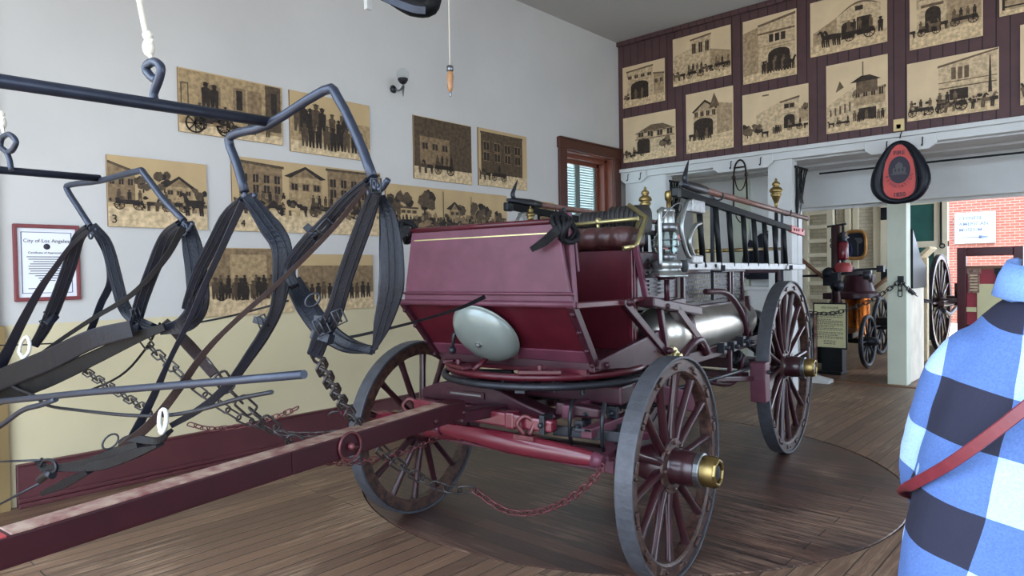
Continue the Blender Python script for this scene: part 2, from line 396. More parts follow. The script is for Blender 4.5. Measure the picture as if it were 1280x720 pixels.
struct('wall_right', wr, 'white_wall')  # unseen wall; its big openings are added to bring in side fill light
struct('wall_front', MB().span((XL-.3, -.7, -.05), (-4.6, -.5, CEIL)).span((2.0, -.7, -.05), (2.8, -.5, CEIL)).span((-4.6, -.7, 3.75), (2.0, -.5, CEIL)), 'white_wall')
struct('wall_back', MB().span((XL, YB, 2.93), (2.6, YB+.12, CEIL)), 'maroon_boards')
struct('trim_3', MB().span((XL, YB-.05, 4.7), (2.6, YB, CEIL)), 'maroon_boards', .01)
struct('trim_4', MB().span((XL+.03, YB-.06, 2.905), (2.6, YB+.1, 2.955)).span((XL+.03, YB-.025, 2.82), (2.6, YB+.1, 2.905)), 'white_paint', .006)
so = MB()
for i in range(4): so.span((XL, YB+.08+i*.32, 2.80+.028*(i % 2)), (2.6, YB+.10+(i+1)*.32, 2.9))
so.span((XL, YB+.1, 2.88), (2.6, 9.95, 3.0))
struct('ceiling', so, 'grey_white_paint', .004)
iw = MB(); iw.span((XL, 9.75, 0), (-3.47, 9.93, 2.84)).span((-3.47, 9.75, 2.335), (2.6, 9.93, 2.84)).span((1.6, 9.75, 0), (2.6, 9.93, 2.335))
struct('wall_inner', iw, 'white_paint')
struct('trim_5', MB().span((-5.42, YB+.02, 0), (-4.77, YB+.2, 2.83)), 'white_paint', .006)
struct('trim_6', MB().span((-3.36, YB+.02, 0), (-3.07, YB+.2, 2.83)), 'white_paint', .006)
struct('trim_7', MB().span((-2.345, 9.72, 0), (-2.125, 9.94, 2.335)), 'pale_green_paint', .006)
# tall pale casing and a closed door in the recess behind the ladder
a_, b_ = on_axis(918, 300, 1, 9.7), on_axis(937, 300, 1, 9.7)
struct('trim_8', MB().span((a_.x, 9.66, 0), (b_.x, 9.75, 2.8)), 'pale_green_paint', .005)
a_, b_ = on_axis(866, 300, 1, 9.7), on_axis(897, 300, 1, 9.7)
dr = MB(); dr.span((a_.x, 9.7, 0), (a_.x+.07, 9.75, 2.3)).span((b_.x-.07, 9.7, 0), (b_.x, 9.75, 2.3)).span((a_.x, 9.7, 2.3), (b_.x, 9.75, 2.4)).span((a_.x+.07, 9.735, 0), (b_.x-.07, 9.75, 2.3))
for z in (.2, .85, 1.5): dr.span((a_.x+.13, 9.725, z), (b_.x-.13, 9.74, z+.5))
struct('door_1', dr, 'cream_paint', .006)
# window: stepped brown casing, deep reveal, slatted shutters with daylight behind
wn = empty('window_1', (XL, 7.7, 1.0), None, None); wn['kind'] = 'structure'
fr = MB()
fr.span((XL, 6.99, .95), (XL+.035, 7.15, 3.1)).span((XL, 8.25, .95), (XL+.035, 8.41, 3.1)).span((XL, 6.97, 3.1), (XL+.04, 8.41, 3.24)).span((XL, 6.99, 3.225), (XL+.06, 8.41, 3.25)).span((XL, 6.95, .9), (XL+.08, 8.41, .95))
part('casing', fr, 'window_brown_dark', wn, .008)
rv = MB()
for x0, x1, i in ((XL-.1, XL, 0), (XL-.2, XL-.1, .05), (XL-.3, XL-.2, .1)):
    rv.span((x0, 7.15, .95), (x1, 7.17+i, 3.1)).span((x0, 8.23-i, .95), (x1, 8.25, 3.1)).span((x0, 7.15, 3.08-i), (x1, 8.25, 3.1))
part('reveal', rv, 'window_brown', wn, .004)
st = MB(); st.span((XL-.26, 7.66, 1.0), (XL-.22, 7.76, 3.0)).span((XL-.26, 7.24, 1), (XL-.22, 7.28, 3)).span((XL-.26, 8.1, 1), (XL-.22, 8.14, 3))
part('shutter_frame', st, 'louvre_stile', wn, .004)
for y0, y1 in ((7.28, 7.66), (7.76, 8.1)):
    sl = MB()
    for k in range(56): sl.box((XL-.24, (y0+y1)/2, 1.03+k*.0355), (.03, y1-y0, .004), X=V3((.8, 0, .6)), Z=V3((-.6, 0, .8)))
    part('slat_panel', sl, 'louvre_white', wn)
part('pane', MB().span((XL-.295, 7.25, 1), (XL-.29, 8.13, 3.0)), 'glass_lamp', wn)
# far room beyond the opening
a_ = on_axis(1187, 300, 1, 15.05).x
struct('wall_far', MB().span((-8, 15.0, -.05), (a_-1.02, 15.2, 3.6)).span((a_-1.02, 15.0, 2.78), (1.7, 15.2, 3.6)), 'brick_whitewash')
struct('sun_blocker', MB().span((2.8, -.7, 3.75), (5.6, 10, 3.85)), 'white_paint')  # added slab out of view, keeps sun from entering the right wall openings
struct('wall_far_left', MB().span((-8.1, 9.93, 0), (-7.9, 15.2, 3.6)), 'white_paint')
struct('wall_far_right', MB().span((1.6, 9.93, 0), (1.8, 10.6, 3.6)).span((1.6, 14.6, 0), (1.8, 15.2, 3.6)), 'white_paint')  # unseen side wall, mostly left open so sky light brightens the far room
struct('ceiling', MB().span((-8.1, 9.9, 3.4), (1.8, 15.2, 3.6)), 'grey_white_paint')
struct('wall_inner', MB().span((-8.1, 9.93, 2.3), (1.8, 9.97, 3.6)).span((-8.1, 9.93, 0), (XL, 9.97, 3.6)), 'white_paint')
# white plank wing wall running back from the post
struct('wall_wing', MB().span((-2.32, 9.94, 0), (-2.14, 10.75, 1.22)), boards('wing_boards', (208, 200, 184), .2, (120, 110, 100)), .006)
# green two-leaf door standing open at the far wall
gd = empty('door_2', (a_-.5, 15.0, 0), None, None); gd['kind'] = 'structure'
gx0, gx1 = a_-1.02, a_-.02
part('door_frame', MB().span((gx0, 14.97, 0), (gx0+.1, 15.1, 2.78)).span((gx1-.22, 14.97, 0), (gx1, 15.1, 2.78)).span((gx0, 14.965, 2.68), (gx1, 15.1, 2.785)).span((gx0, 14.965, 1.86), (gx1, 15.1, 1.98)).span((gx0, 14.965, .55), (gx1, 15.1, .65)).span((gx0, 14.965, 0), (gx1, 15.1, .1)), 'cream_paint', gd, .006)
gp = MB(); gp.span((gx0+.1, 15.0, 1.98), (gx1-.22, 15.06, 2.68)).span((gx0+.1, 15.0, .1), (gx1-.22, 15.06, 1.86))
for k in range(9): gp.bar((gx0+.12, 14.995, .75+k*.12), (gx1-.24, 14.995, .75+k*.12+.22), .012, .02, (0, 1, 0))
part('door_panel', gp, 'green_paint', gd)
part('bolt', MB().bar((gx1-.1, 14.95, 2.75), (gx1-.1, 14.95, 1.9), .03, .03, (0, 1, 0)).ring((gx1-.08, 14.95, 1.88), .04, .012, (0, 1, 0), 14, 6), 'dark_iron', gd)
# white framed door leaf with hinges, left part of the far wall
wd = empty('door_3', (on_axis(1100, 300, 1, 14.95).x, 14.95, 0), None, None); wd['kind'] = 'structure'
q = [on_axis(x, 300, 1, 14.9).x for x in (1056, 1063, 1072, 1091, 1101, 1116)]
part('door_leaf', MB().span((q[4], 14.86, 0), (q[5], 14.95, 2.75)), 'cream_paint', wd, .01)
part('door_frame', MB().span((q[0], 14.9, 0), (q[1], 15, 3.2)).span((q[1]+.03, 14.93, 0), (q[2], 15, 3.2)).span((q[3], 14.92, 0), (q[4], 15, 3.2)), 'cream_paint', wd, .008)
for z in (2.42, 1.22): part('hinge', MB().span((q[5]-.2, 14.84, z), (q[5]-.08, 14.87, z+.24)), 'dark_iron', wd, .004)
bb = MB(); bb.span((-14, 22, -.3), (-.8, 22.5, 9))
struct('brick_building', bb, 'brick_red', 0, 'sunlit red brick wall across the yard')

# ================================================================== SEPIA PRINTS ON THE WALLS
class Pic:
    """draws a flat old street photograph on its board: every shape is a thin flat patch"""
    def __init__(s, o, R, U, w, h, pal, seed):
        s.o, s.R, s.U, s.w, s.h = V3(o), V3(R).normalized(), V3(U).normalized(), w, h
        s.N = s.R.cross(s.U); s.mb = MB(); s.pal = pal; s.r = random.Random(seed); s.asp = w/h; s.k = 0
        s.mb.prism([s.P(*q, -.002) for q in ((0, 0), (1, 0), (1, 1), (0, 1))], -s.N*.012, 6)
        s.poly([(0, 0), (1, 0), (1, 1), (0, 1)], 0, 0)
    def P(s, x, y, d): return s.o+s.R*(x*s.w)+s.U*(y*s.h)+s.N*(d+.0005)
    def poly(s, pts, m, lay=None):
        s.k += 1; d = .0004*(s.k if lay is None else lay)
        d = min(d, .0004*60+.00001*s.k)*.35
        pts = [(min(.995, max(.005, x)), min(.995, max(.005, y))) for x, y in pts] if s.k > 1 else pts
        s.mb.add([s.P(x, y, d) for x, y in pts], [tuple(range(len(pts)))], m)
    def rect(s, x0, y0, x1, y1, m): s.poly([(x0, y0), (x1, y0), (x1, y1), (x0, y1)], m)
    def blob(s, x, y, rx, ry, m, n=9, j=.3): s.poly([(x+rx*cos(2*pi*i/n)*(1+s.r.uniform(-j, j)), y+ry*s.asp*sin(2*pi*i/n)*(1+s.r.uniform(-j, j))) for i in range(n)], m)
    def ground(s, y, yr=None): s.poly([(0, 0), (1, 0), (1, y if yr is None else yr), (0, y)], 5)
    def tree(s, x, y, rs, m=3):
        s.rect(x-rs*.08, y, x+rs*.08, y+rs*s.asp, 4)
        for i in range(9): s.blob(x+s.r.uniform(-.7, .7)*rs, y+rs*s.asp*(1.1+s.r.uniform(-.5, .8)), rs*.45, rs*.4, m if i % 3 else 4)
    def person(s, x, y, h, m=4):
        a = h/s.asp; s.poly([(x-a*.14, y), (x-a*.05, y), (x, y+h*.3), (x+a*.05, y), (x+a*.14, y), (x+a*.17, y+h*.75), (x, y+h*.84), (x-a*.17, y+h*.75)], m)
        s.blob(x, y+h*.9, a*.1, a*.11, m, 7, .1); s.rect(x-a*.13, y+h*.94, x+a*.13, y+h*.97, 4)
    def horse(s, x, y, z, fl=1, m=4):
        a = z/s.asp; f = fl
        s.poly([(x-f*a*.5, y+z*.75), (x-f*a*.3, y+z*.8), (x+f*a*.3, y+z*.78), (x+f*a*.45, y+z*1.1), (x+f*a*.6, y+z*1.15), (x+f*a*.78, y+z*.95), (x+f*a*.72, y+z*.9), (x+f*a*.58, y+z*.98), (x+f*a*.45, y+z*.5), (x-f*a*.45, y+z*.45)], m)
        for q in (-.42, -.3, .28, .4): s.poly([(x+f*a*q, y+z*.5), (x+f*a*(q-.02), y), (x+f*a*(q+.06), y), (x+f*a*(q+.12), y+z*.5)], m)
    def wheel(s, x, y, r, m=4):
        n = 16
        for i in range(n):
            a0, a1 = 2*pi*i/n, 2*pi*(i+1)/n
            s.poly([(x+r*cos(a0), y+r*s.asp*sin(a0)), (x+r*cos(a1), y+r*s.asp*sin(a1)), (x+r*.82*cos(a1), y+r*.82*s.asp*sin(a1)), (x+r*.82*cos(a0), y+r*.82*s.asp*sin(a0))], m, 50)
        for i in range(4):
            a0 = pi*i/4; s.poly([(x+r*cos(a0), y+r*s.asp*sin(a0)), (x+r*cos(a0+.12), y+r*s.asp*sin(a0+.12)), (x-r*cos(a0), y-r*s.asp*sin(a0)), (x-r*cos(a0+.12), y-r*s.asp*sin(a0+.12))], m, 50)
    def wagon(s, x, y, z, fl=-1, horses=2, crew=3):
        a = z/s.asp
        s.rect(x-a*.9, y+z*.42, x+a*.9, y+z*.72, 4); s.poly([(x-a*.9, y+z*.7), (x-a*.3, y+z*.7), (x-a*.35, y+z*.95), (x-a*.8, y+z*1.0)], 3)
        s.wheel(x-a*.65, y+z*.34, a*.34); s.wheel(x+a*.6, y+z*.38, a*.38)
        for i in range(crew): s.person(x+a*(-.7+i*1.4/max(1, crew-1)), y+z*.7, z*.75, 4 if i % 2 else 3)
        for i in range(horses): s.horse(x+fl*a*(1.55+.55*i), y, z*.85, fl, 4 if i % 2 == 0 else 3)
        s.rect(min(x, x+fl*a*1.6), y+z*.45, max(x, x+fl*a*1.6), y+z*.48, 4)
    def house(s, x0, x1, y0, yl, yr, m=1, cols=3, rows=1, arch=None, roof='flat', wy=None, wh=None):
        s.poly([(x0, y0), (x1, y0), (x1, yr), (x0, yl)], m)
        if roof == 'flat': s.poly([(x0-.012, yl-.012), (x1+.012, yr-.012), (x1+.012, yr+.025), (x0-.012, yl+.025)], 3)
        if roof == 'hip': s.poly([(x0-.04, yl-.01), (x1+.04, yr-.01), ((x0*.3+x1*.7), max(yl, yr)+.13), ((x0*.6+x1*.4), max(yl, yr)+.14)], 3)
        if roof == 'gable': s.poly([(x0-.03, yl), (x1+.03, yr), ((x0+x1)/2, max(yl, yr)+.16)], 2); s.poly([(x0-.03, yl), ((x0+x1)/2, max(yl, yr)+.16), ((x0+x1)/2, max(yl, yr)+.12), (x0+.01, yl-.02)], 4); s.poly([(x1+.03, yr), ((x0+x1)/2, max(yl, yr)+.16), ((x0+x1)/2, max(yl, yr)+.12), (x1-.01, yr-.02)], 4)
        if roof == 'arch': s.poly([(x0+(x1-x0)*i/12, (yl+(yr-yl)*i/12)+.16*sin(pi*i/12)) for i in range(13)], 1); s.poly([(x0+(x1-x0)*i/12, (yl+(yr-yl)*i/12)+.16*sin(pi*i/12)) for i in range(13)]+[(x0+(x1-x0)*i/12, (yl+(yr-yl)*i/12)+.13*sin(pi*i/12)-.005) for i in range(12, -1, -1)], 3)
        hh = min(yl, yr)-y0
        for rI in range(rows):
            for c in range(cols):
                wx = x0+(x1-x0)*(c+.5)/cols; ww = (x1-x0)/cols*.26; y = (y0+hh*.58-rI*hh*.26) if wy is None else wy-rI*hh*.26; hh2 = wh or hh*.2
                s.rect(wx-ww-.008, y-.012, wx+ww+.008, y+hh2+.015, 2); s.rect(wx-ww, y, wx+ww, y+hh2, 4); s.rect(wx-ww*.1, y, wx+ww*.1, y+hh2, 2)
        if arch:
            a0, a1, ah = arch; n = 8; s.poly([(a0, y0), (a1, y0), (a1, y0+ah*.75)]+[((a0+a1)/2+(a1-a0)/2*cos(pi*i/n), y0+ah*.75+ah*.25*sin(pi*i/n)) for i in range(1, n)]+[(a0, y0+ah*.75)], 4)
            s.rect(a0-.015, y0+ah+.01, a1+.015, y0+ah+.03, 2)
    def crowd(s, x0, x1, y, h, n):
        for i in range(n): s.person(x0+(x1-x0)*(i+.5)/n+s.r.uniform(-.008, .008), y+s.r.uniform(-.015, .015), h*s.r.uniform(.85, 1.1), 4 if i % 3 else 3)
    def clutter(s, x0, x1, y0, y1, n, m=(3, 4, 4, 2)):
        for i in range(n): s.blob(s.r.uniform(x0, x1), s.r.uniform(y0, y1), s.r.uniform(.008, .03), s.r.uniform(.006, .022), s.r.choice(m), 6, .5)
def pic_back(x0, z0, x1, z1, seed): return Pic((x0, YB-.018, z0), (1, 0, 0), (0, 0, 1), x1-x0, z1-z0, 'w', seed)
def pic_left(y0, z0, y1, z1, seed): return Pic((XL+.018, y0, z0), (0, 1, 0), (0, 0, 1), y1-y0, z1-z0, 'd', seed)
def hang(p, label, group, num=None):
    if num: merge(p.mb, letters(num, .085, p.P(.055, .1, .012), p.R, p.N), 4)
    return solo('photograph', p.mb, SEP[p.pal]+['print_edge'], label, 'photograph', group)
GB, GL = 'old photographs on the maroon boards', 'old photographs on the white side wall'
p = pic_back(-5.415, 3.815, -4.742, 4.39, 1); p.ground(.2); p.house(.1, .72, .18, .86, .9, 1, 4, 1, (.2, .62, .42), wy=.68, wh=.07); p.house(.74, .98, .2, .7, .66, 2, 2, 1); p.crowd(.3, .6, .16, .24, 6); p.tree(.1, .16, .07)
hang(p, 'print of an arched engine house beside the corner, above the tree and hip-roof print', GB)
p = pic_back(-4.618, 3.97, -3.80, 4.603, 2); p.ground(.22); p.poly([(0, .18), (.32, .22), (.32, .72), (0, .62)], 1); p.house(.32, .66, .22, .88, .92, 1, 3, 1, wy=.6, wh=.2); p.poly([(.66, .22), (1, .2), (1, .5), (.66, .62)], 2); p.wagon(.4, .1, .2, -1, 2, 4); p.wagon(.86, .16, .18, -1, 2, 3); p.clutter(.1, .95, .1, .26, 14)
hang(p, 'print of horse wagons lined up before a plain two-storey shop, upper row second from corner', GB)
p = pic_back(-3.643, 3.81, -2.985, 4.588, 3); p.ground(.14); p.house(.3, .97, .13, .86, .94, 1, 1, 1, (.48, .88, .34), wy=2); p.poly([(0, .12), (.3, .14), (.3, .86), (0, .8)], 2); p.rect(.28, .72, .97, .75, 3); p.rect(.28, .52, .97, .54, 2)
for i in range(3): p.rect(.5+i*.11, .58, .58+i*.11, .7, 4)
p.crowd(.42, .9, .1, .22, 9); p.horse(.86, .1, .18, 1); p.person(.4, .1, .2)
hang(p, 'tall upright print of a three-windowed engine house with its crew in the doorway', GB)
p = pic_back(-2.827, 3.966, -2.013, 4.597, 4); p.ground(.2, .26); p.house(.36, .92, .2, .62, .7, 1, 2, 1, (.42, .58, .3), 'arch', wy=2); p.poly([(.04, .2), (.36, .22), (.36, .62), (.04, .42)], 2); p.rect(.6, .66, .7, .74, 4); p.rect(.62, .22, .8, .54, 4); p.wagon(.66, .14, .26, -1, 0, 5); p.horse(.26, .13, .27, -1); p.horse(.32, .12, .27, -1); p.person(.92, .2, .26)
hang(p, 'print of black horses drawing an engine out of an arched-front house', GB)
p = pic_back(-1.797, 3.817, -1.142, 4.56, 5); p.ground(.2, .26); p.house(.1, .52, .2, .92, .96, 1, 2, 1, (.22, .44, .36), wy=.68, wh=.12); p.poly([(.52, .2), (.98, .26), (.98, .9), (.52, .96)], 2); p.rect(.16, .56, .48, .6, 3); p.wagon(.28, .16, .15, -1, 1, 3); p.wagon(.76, .2, .17, -1, 2, 4)
hang(p, 'upright print of a balconied corner house with two teams in the street, top row', GB)
p = pic_back(-1.006, 3.968, -.45, 4.50, 6); p.ground(.1); p.rect(.05, .1, 1, .45, 2); p.rect(.04, .28, 1, .31, 4); p.rect(.04, .14, 1, .17, 4); p.rect(.04, .1, .08, .5, 4); p.rect(.4, .1, .44, .5, 4); p.house(.2, .9, .45, .9, .9, 1, 3, 1)
hang(p, 'print with a railed fence along its lower edge at the top right', GB)
p = pic_back(-5.418, 3.045, -4.588, 3.676, 7); p.ground(.14, .2); p.house(.26, .98, .15, .6, .62, 1, 4, 1, (.28, .52, .34), 'hip', wy=.5, wh=.12); p.rect(.24, .46, .98, .48, 3); p.tree(.8, .2, .11); p.tree(.1, .1, .06); p.wagon(.3, .1, .16, -1, 2, 2); p.clutter(.05, .5, .08, .2, 10)
hang(p, 'print of a hip-roofed house with a bushy tree, lowest beside the corner', GB)
p = pic_back(-4.433, 3.05, -3.776, 3.831, 8); p.ground(.26); p.house(.16, .66, .26, .68, .7, 1, 4, 1, (.17, .58, .3), 'gable', wy=.58, wh=.09); p.poly([(.66, .26), (.98, .28), (.98, .72), (.66, .78)], 2); p.poly([(.5, .7), (.72, .72), (.61, .95)], 3); p.horse(.14, .2, .14, 1); p.horse(.22, .2, .14, 1); p.crowd(.2, .55, .2, .18, 5)
hang(p, 'upright print of a gabled engine house with a wide arched doorway', GB)
p = pic_back(-3.657, 3.055, -2.852, 3.679, 9); p.ground(.22, .28); p.house(.58, .86, .22, .72, .78, 1, 1, 1, (.64, .8, .26), wy=.6, wh=.08); p.poly([(.22, .2), (.58, .22), (.58, .74), (.22, .56)], 1); p.rect(.86, .3, 1, .56, 2); p.tree(.08, .12, .1); p.tree(.24, .16, .1); p.tree(.96, .5, .06); p.crowd(.46, .62, .14, .16, 4); p.wagon(.8, .16, .15, 1, 1, 2); p.horse(.36, .1, .14, -1); p.rect(.32, .9, .42, .93, 3)
hang(p, 'print of a long low engine house half hidden by dark trees', GB)
p = pic_back(-2.653, 3.051, -2.01, 3.832, 10); p.ground(.14, .18); p.poly([(0, .14), (.46, .16), (.46, .62), (0, .4)], 1)
for i in range(5): p.rect(.06+i*.08, .24+i*.01, .09+i*.08, .34+i*.02, 3)
p.blob(.66, .5, .22, .16, 3, 14, .05); p.house(.46, .96, .3, .5, .56, 2, 4, 1, wy=.46, wh=.1); p.rect(.46, .14, .98, .34, 1); p.rect(.54, .14, .82, .3, 4); p.poly([(.4, .68), (.9, .68), (.72, .76), (.58, .76)], 4); p.rect(.5, .52, .84, .68, 3); p.rect(.6, .76, .62, .96, 3); p.poly([(.16, .58), (.3, .64), (.23, .74)], 3); p.wagon(.28, .08, .1, -1, 1, 2); p.crowd(.45, .95, .12, .14, 8)
hang(p, 'upright print of a turreted corner building with a flagpole', GB)
p = pic_back(-1.823, 3.06, -1.01, 3.676, 11); p.ground(.2); p.house(.36, .98, .2, .84, .98, 1, 1, 1, wy=2); p.rect(.36, .46, .98, .48, 3); p.rect(.36, .56, .98, .575, 3)
for i in range(3): p.rect(.5+i*.07, .6, .55+i*.07, .8, 3)
p.rect(.48, .26, .68, .44, 4); p.poly([(.89, .3), (.93, .3), (.915, .9), (.905, .9)], 4); p.wagon(.5, .06, .24, 1, 3, 4); p.wagon(.16, .06, .2, 1, 2, 3); p.clutter(.04, .95, .08, .3, 30)
hang(p, 'widest print, flat-roofed block with a long row of wagons before it, above the horse-collar sign', GB)
p = pic_back(-.839, 3.065, -.25, 3.846, 12); p.ground(.2); p.house(.1, .9, .2, .75, .78, 1, 3, 2); p.wagon(.5, .1, .18, -1, 2, 3)
hang(p, 'print cut by the right edge of view, lower row', GB)
# side wall
p = pic_left(2.25, 2.64, 3.127, 3.137, 20); p.ground(.14); p.rect(0, .14, 1, .98, 1); p.rect(.02, .4, .09, .78, 3); p.rect(.03, .42, .08, .76, 1); p.rect(.24, .5, .38, .8, 2); p.rect(.5, .44, .62, .84, 2); p.rect(.53, .48, .59, .8, 4); p.rect(.64, .44, .78, .84, 2); p.rect(.82, .2, .98, .98, 3); p.rect(.88, .4, .94, .86, 4)
p.wagon(.3, .06, .3, 1, 0, 2); p.person(.24, .42, .42); p.person(.32, .42, .4); p.wheel(.14, .16, .09); p.wheel(.42, .16, .09); p.horse(.76, .1, .36, 1, 3); p.clutter(.2, .8, .12, .34, 16)
hang(p, 'print of two firemen on a wagon before a boarded house, top row nearest the door', GL)
p = pic_left(3.197, 2.6, 4.046, 3.136, 21); p.ground(.2); p.rect(0, .2, 1, .62, 1); p.rect(.1, .3, .2, .6, 2); p.crowd(.06, .42, .34, .46, 5); p.crowd(.46, .7, .34, .34, 3); p.crowd(.12, .9, .1, .4, 9); p.rect(.6, .62, .64, .72, 3)
hang(p, 'print of a row of capped firemen standing in line, left of the wall lamp', GL)
p = pic_left(1.735, 1.885, 2.453, 2.403, 22); p.ground(.28); p.house(0, .26, .34, .9, .78, 2, 3, 1); p.tree(.34, .5, .09); p.tree(.55, .52, .1); p.house(.56, .84, .34, .62, .62, 1, 3, 1, roof='gable'); p.tree(.92, .4, .08); p.wagon(.2, .24, .2, 1, 2, 3); p.wagon(.66, .24, .2, 1, 2, 2); p.clutter(.02, .98, .26, .44, 30); p.horse(.86, .2, .3, -1)
hang(p, 'print numbered 3 of a horse team in a village street', GL, '3')
p = pic_left(2.66, 1.885, 4.16, 2.5, 23); p.ground(.3); p.house(.04, .3, .36, .94, .9, 2, 4, 2); p.house(.34, .56, .36, .8, .8, 1, 3, 1, roof='gable'); p.house(.6, .98, .36, .95, .95, 2, 5, 2); p.wagon(.24, .24, .22, -1, 2, 4); p.wagon(.56, .24, .22, -1, 2, 4); p.wagon(.85, .24, .22, -1, 2, 4); p.horse(.36, .2, .24, -1, 0); p.clutter(.02, .98, .26, .42, 50)
hang(p, 'wide print numbered 4 of several teams passing a columned house', GL, '4')
p = pic_left(4.22, 1.885, 5.99, 2.41, 24); p.ground(.2); p.clutter(0, 1, .34, .5, 60, (2, 3, 2))
for x, s_ in ((.06, .06), (.13, .07), (.28, .08), (.56, .05), (.72, .06), (.8, .05), (.92, .04)): p.tree(x, .34, s_)
p.house(.1, .22, .34, .56, .56, 0, 3, 1); p.house(.48, .56, .34, .6, .6, 1, 2, 1, roof='gable'); p.rect(.425, .3, .43, .95, 3); p.rect(.66, .3, .665, .9, 3)
for i in range(9): p.wagon(.08+i*.105, .16, .18, -1, 1, 4)
p.clutter(.02, .98, .14, .4, 120)
hang(p, 'long panorama print of many teams under leafy trees, behind the wagon dash', GL)
p = pic_left(4.59, 2.49, 5.42, 3.14, 25); p.ground(.2); p.rect(0, .2, 1, .99, 3); p.house(.1, .6, .2, .7, .7, 2, 3, 1); p.wagon(.5, .1, .22, -1, 2, 4)
hang(p, 'dark print right of the wall lamp, higher than the panorama', GL)
p = pic_left(5.528, 2.5, 6.36, 3.15, 26); p.ground(.22); p.house(.05, .9, .22, .92, .92, 3, 4, 2); p.wagon(.4, .1, .2, -1, 2, 3)
hang(p, 'print highest and nearest the window, dark building above a pale street', GL)
p = pic_left(6.243, 2.0, 6.873, 2.386, 27); p.ground(.2); p.rect(0, .2, 1, .9, 2); p.clutter(0, 1, .2, .9, 50); p.wagon(.5, .1, .24, -1, 2, 3)
hang(p, 'smallest print, low between the panorama and the window', GL)
p = pic_left(2.385, 1.19, 3.19, 1.745, 28); p.rect(0, 0, 1, .45, 5); p.rect(0, .44, 1, .99, 2); p.rect(.3, .46, .7, .9, 1); p.wagon(.32, .22, .26, 1, 1, 4); p.wagon(.7, .22, .26, -1, 1, 4); p.crowd(.1, .9, .24, .3, 12)
hang(p, 'print of carriages on a pale road under print 4, straddling the cream wall line', GL)
p = pic_left(3.25, 1.19, 4.05, 1.70, 29); p.ground(.3); p.rect(0, .3, 1, .8, 2); p.crowd(.05, .95, .2, .3, 12)
hang(p, 'low print behind the harness straps, just left of the wagon dash', GL, '6')

# framed certificate
ct = empty('framed_certificate', (XL, 1.355, 1.36), 'framed certificate with a gold seal in a red frame on the side wall', 'certificate')
y0, y1, z0, z1 = 1.163, 1.548, 1.366, 1.88
fm = MB()
for a, b in (((XL, y0, z0), (XL+.03, y0+.022, z1)), ((XL, y1-.022, z0), (XL+.03, y1, z1)), ((XL, y0, z0-.001), (XL+.031, y1, z0+.024)), ((XL, y0, z1-.024), (XL+.031, y1, z1+.001))): fm.span(a, b)
part('frame', fm, 'frame_red', ct, .004)
sh = MB().span((XL, y0+.02, z0+.02), (XL+.008, y1-.02, z1-.02), 0)
for a, b in (((y0+.045, z0+.05), (y1-.045, z0+.054)), ((y0+.045, z1-.054), (y1-.045, z1-.05)), ((y0+.045, z0+.05), (y0+.05, z1-.05)), ((y1-.05, z0+.05), (y1-.045, z1-.05))): sh.span((XL+.0085, a[0], a[1]), (XL+.0095, b[0], b[1]), 2)
N_, R_ = V3((1, 0, 0)), V3((0, 1, 0)); ym = (y0+y1)/2
for i in range(9):
    a = pi*(.15+.7*(1-i/8)); 
for txt, sz, z in (('City of Los Angeles', .034, z1-.11), ('Certificate of Appreciation', .02, z1-.19)): merge(sh, letters(txt, sz, (XL+.009, ym, z), R_, N_), 1)
sh.lathe([(0, 0), (.02, 0), (.02, .001), (0, .001)], (XL+.0085, ym, z1-.148), (1, 0, 0), 16, 1)
for i in range(11):
    w = (.13, .12, .09, .11, .12, .12, .11, .12, .08, .06, .05)[i]; z = z1-.22-i*.016
    sh.span((XL+.0085, ym-w*.9, z), (XL+.0092, ym+w*.9, z+.005), 1)
sh.lathe([(0, 0), (.022, 0), (.022, .002), (0, .002)], (XL+.0085, ym+.06, z0+.1), (1, 0, 0), 16, 3); sh.span((XL+.0085, ym+.05, z0+.06), (XL+.0092, ym+.07, z0+.09), 3)
sh.span((XL+.0085, y0+.08, z0+.08), (XL+.0092, y0+.15, z0+.085), 1)
part('sheet', sh, ['paper_white', 'ink', 'ink_blue', 'ink_gold'], ct)

# wall lamp
p0 = on_axis(491, 108, 0, XL)
lm = empty('wall_sconce', p0, 'small wall lamp with a clear glass globe above the prints', 'lamp')
part('back_plate', MB().lathe([(0, 0), (.035, 0), (.04, .012), (.025, .03), (0, .03)], p0+V3((0, 0, -.03)), (1, 0, 0), 18), 'dark_iron', lm)
part('arm', MB().tube([p0+V3((.02, 0, -.03)), p0+V3((.1, 0, -.06)), p0+V3((.16, 0, -.03)), p0+V3((.16, 0, 0))], .01, 8, k=5).tube([p0+V3((.16, 0, -.03)), p0+V3((.16, 0, -.1)), p0+V3((.16, 0, -.13))], [.016, .008, .003], 8), 'steel', lm)
part('gallery', MB().lathe([(.012, -.01), (.03, .0), (.05, .03), (.052, .045), (.045, .045)], p0+V3((.16, 0, 0)), n=20), 'dark_iron', lm)
part('globe', MB().ball(p0+V3((.16, 0, .085)), .062, n=20), 'glass_globe', lm)

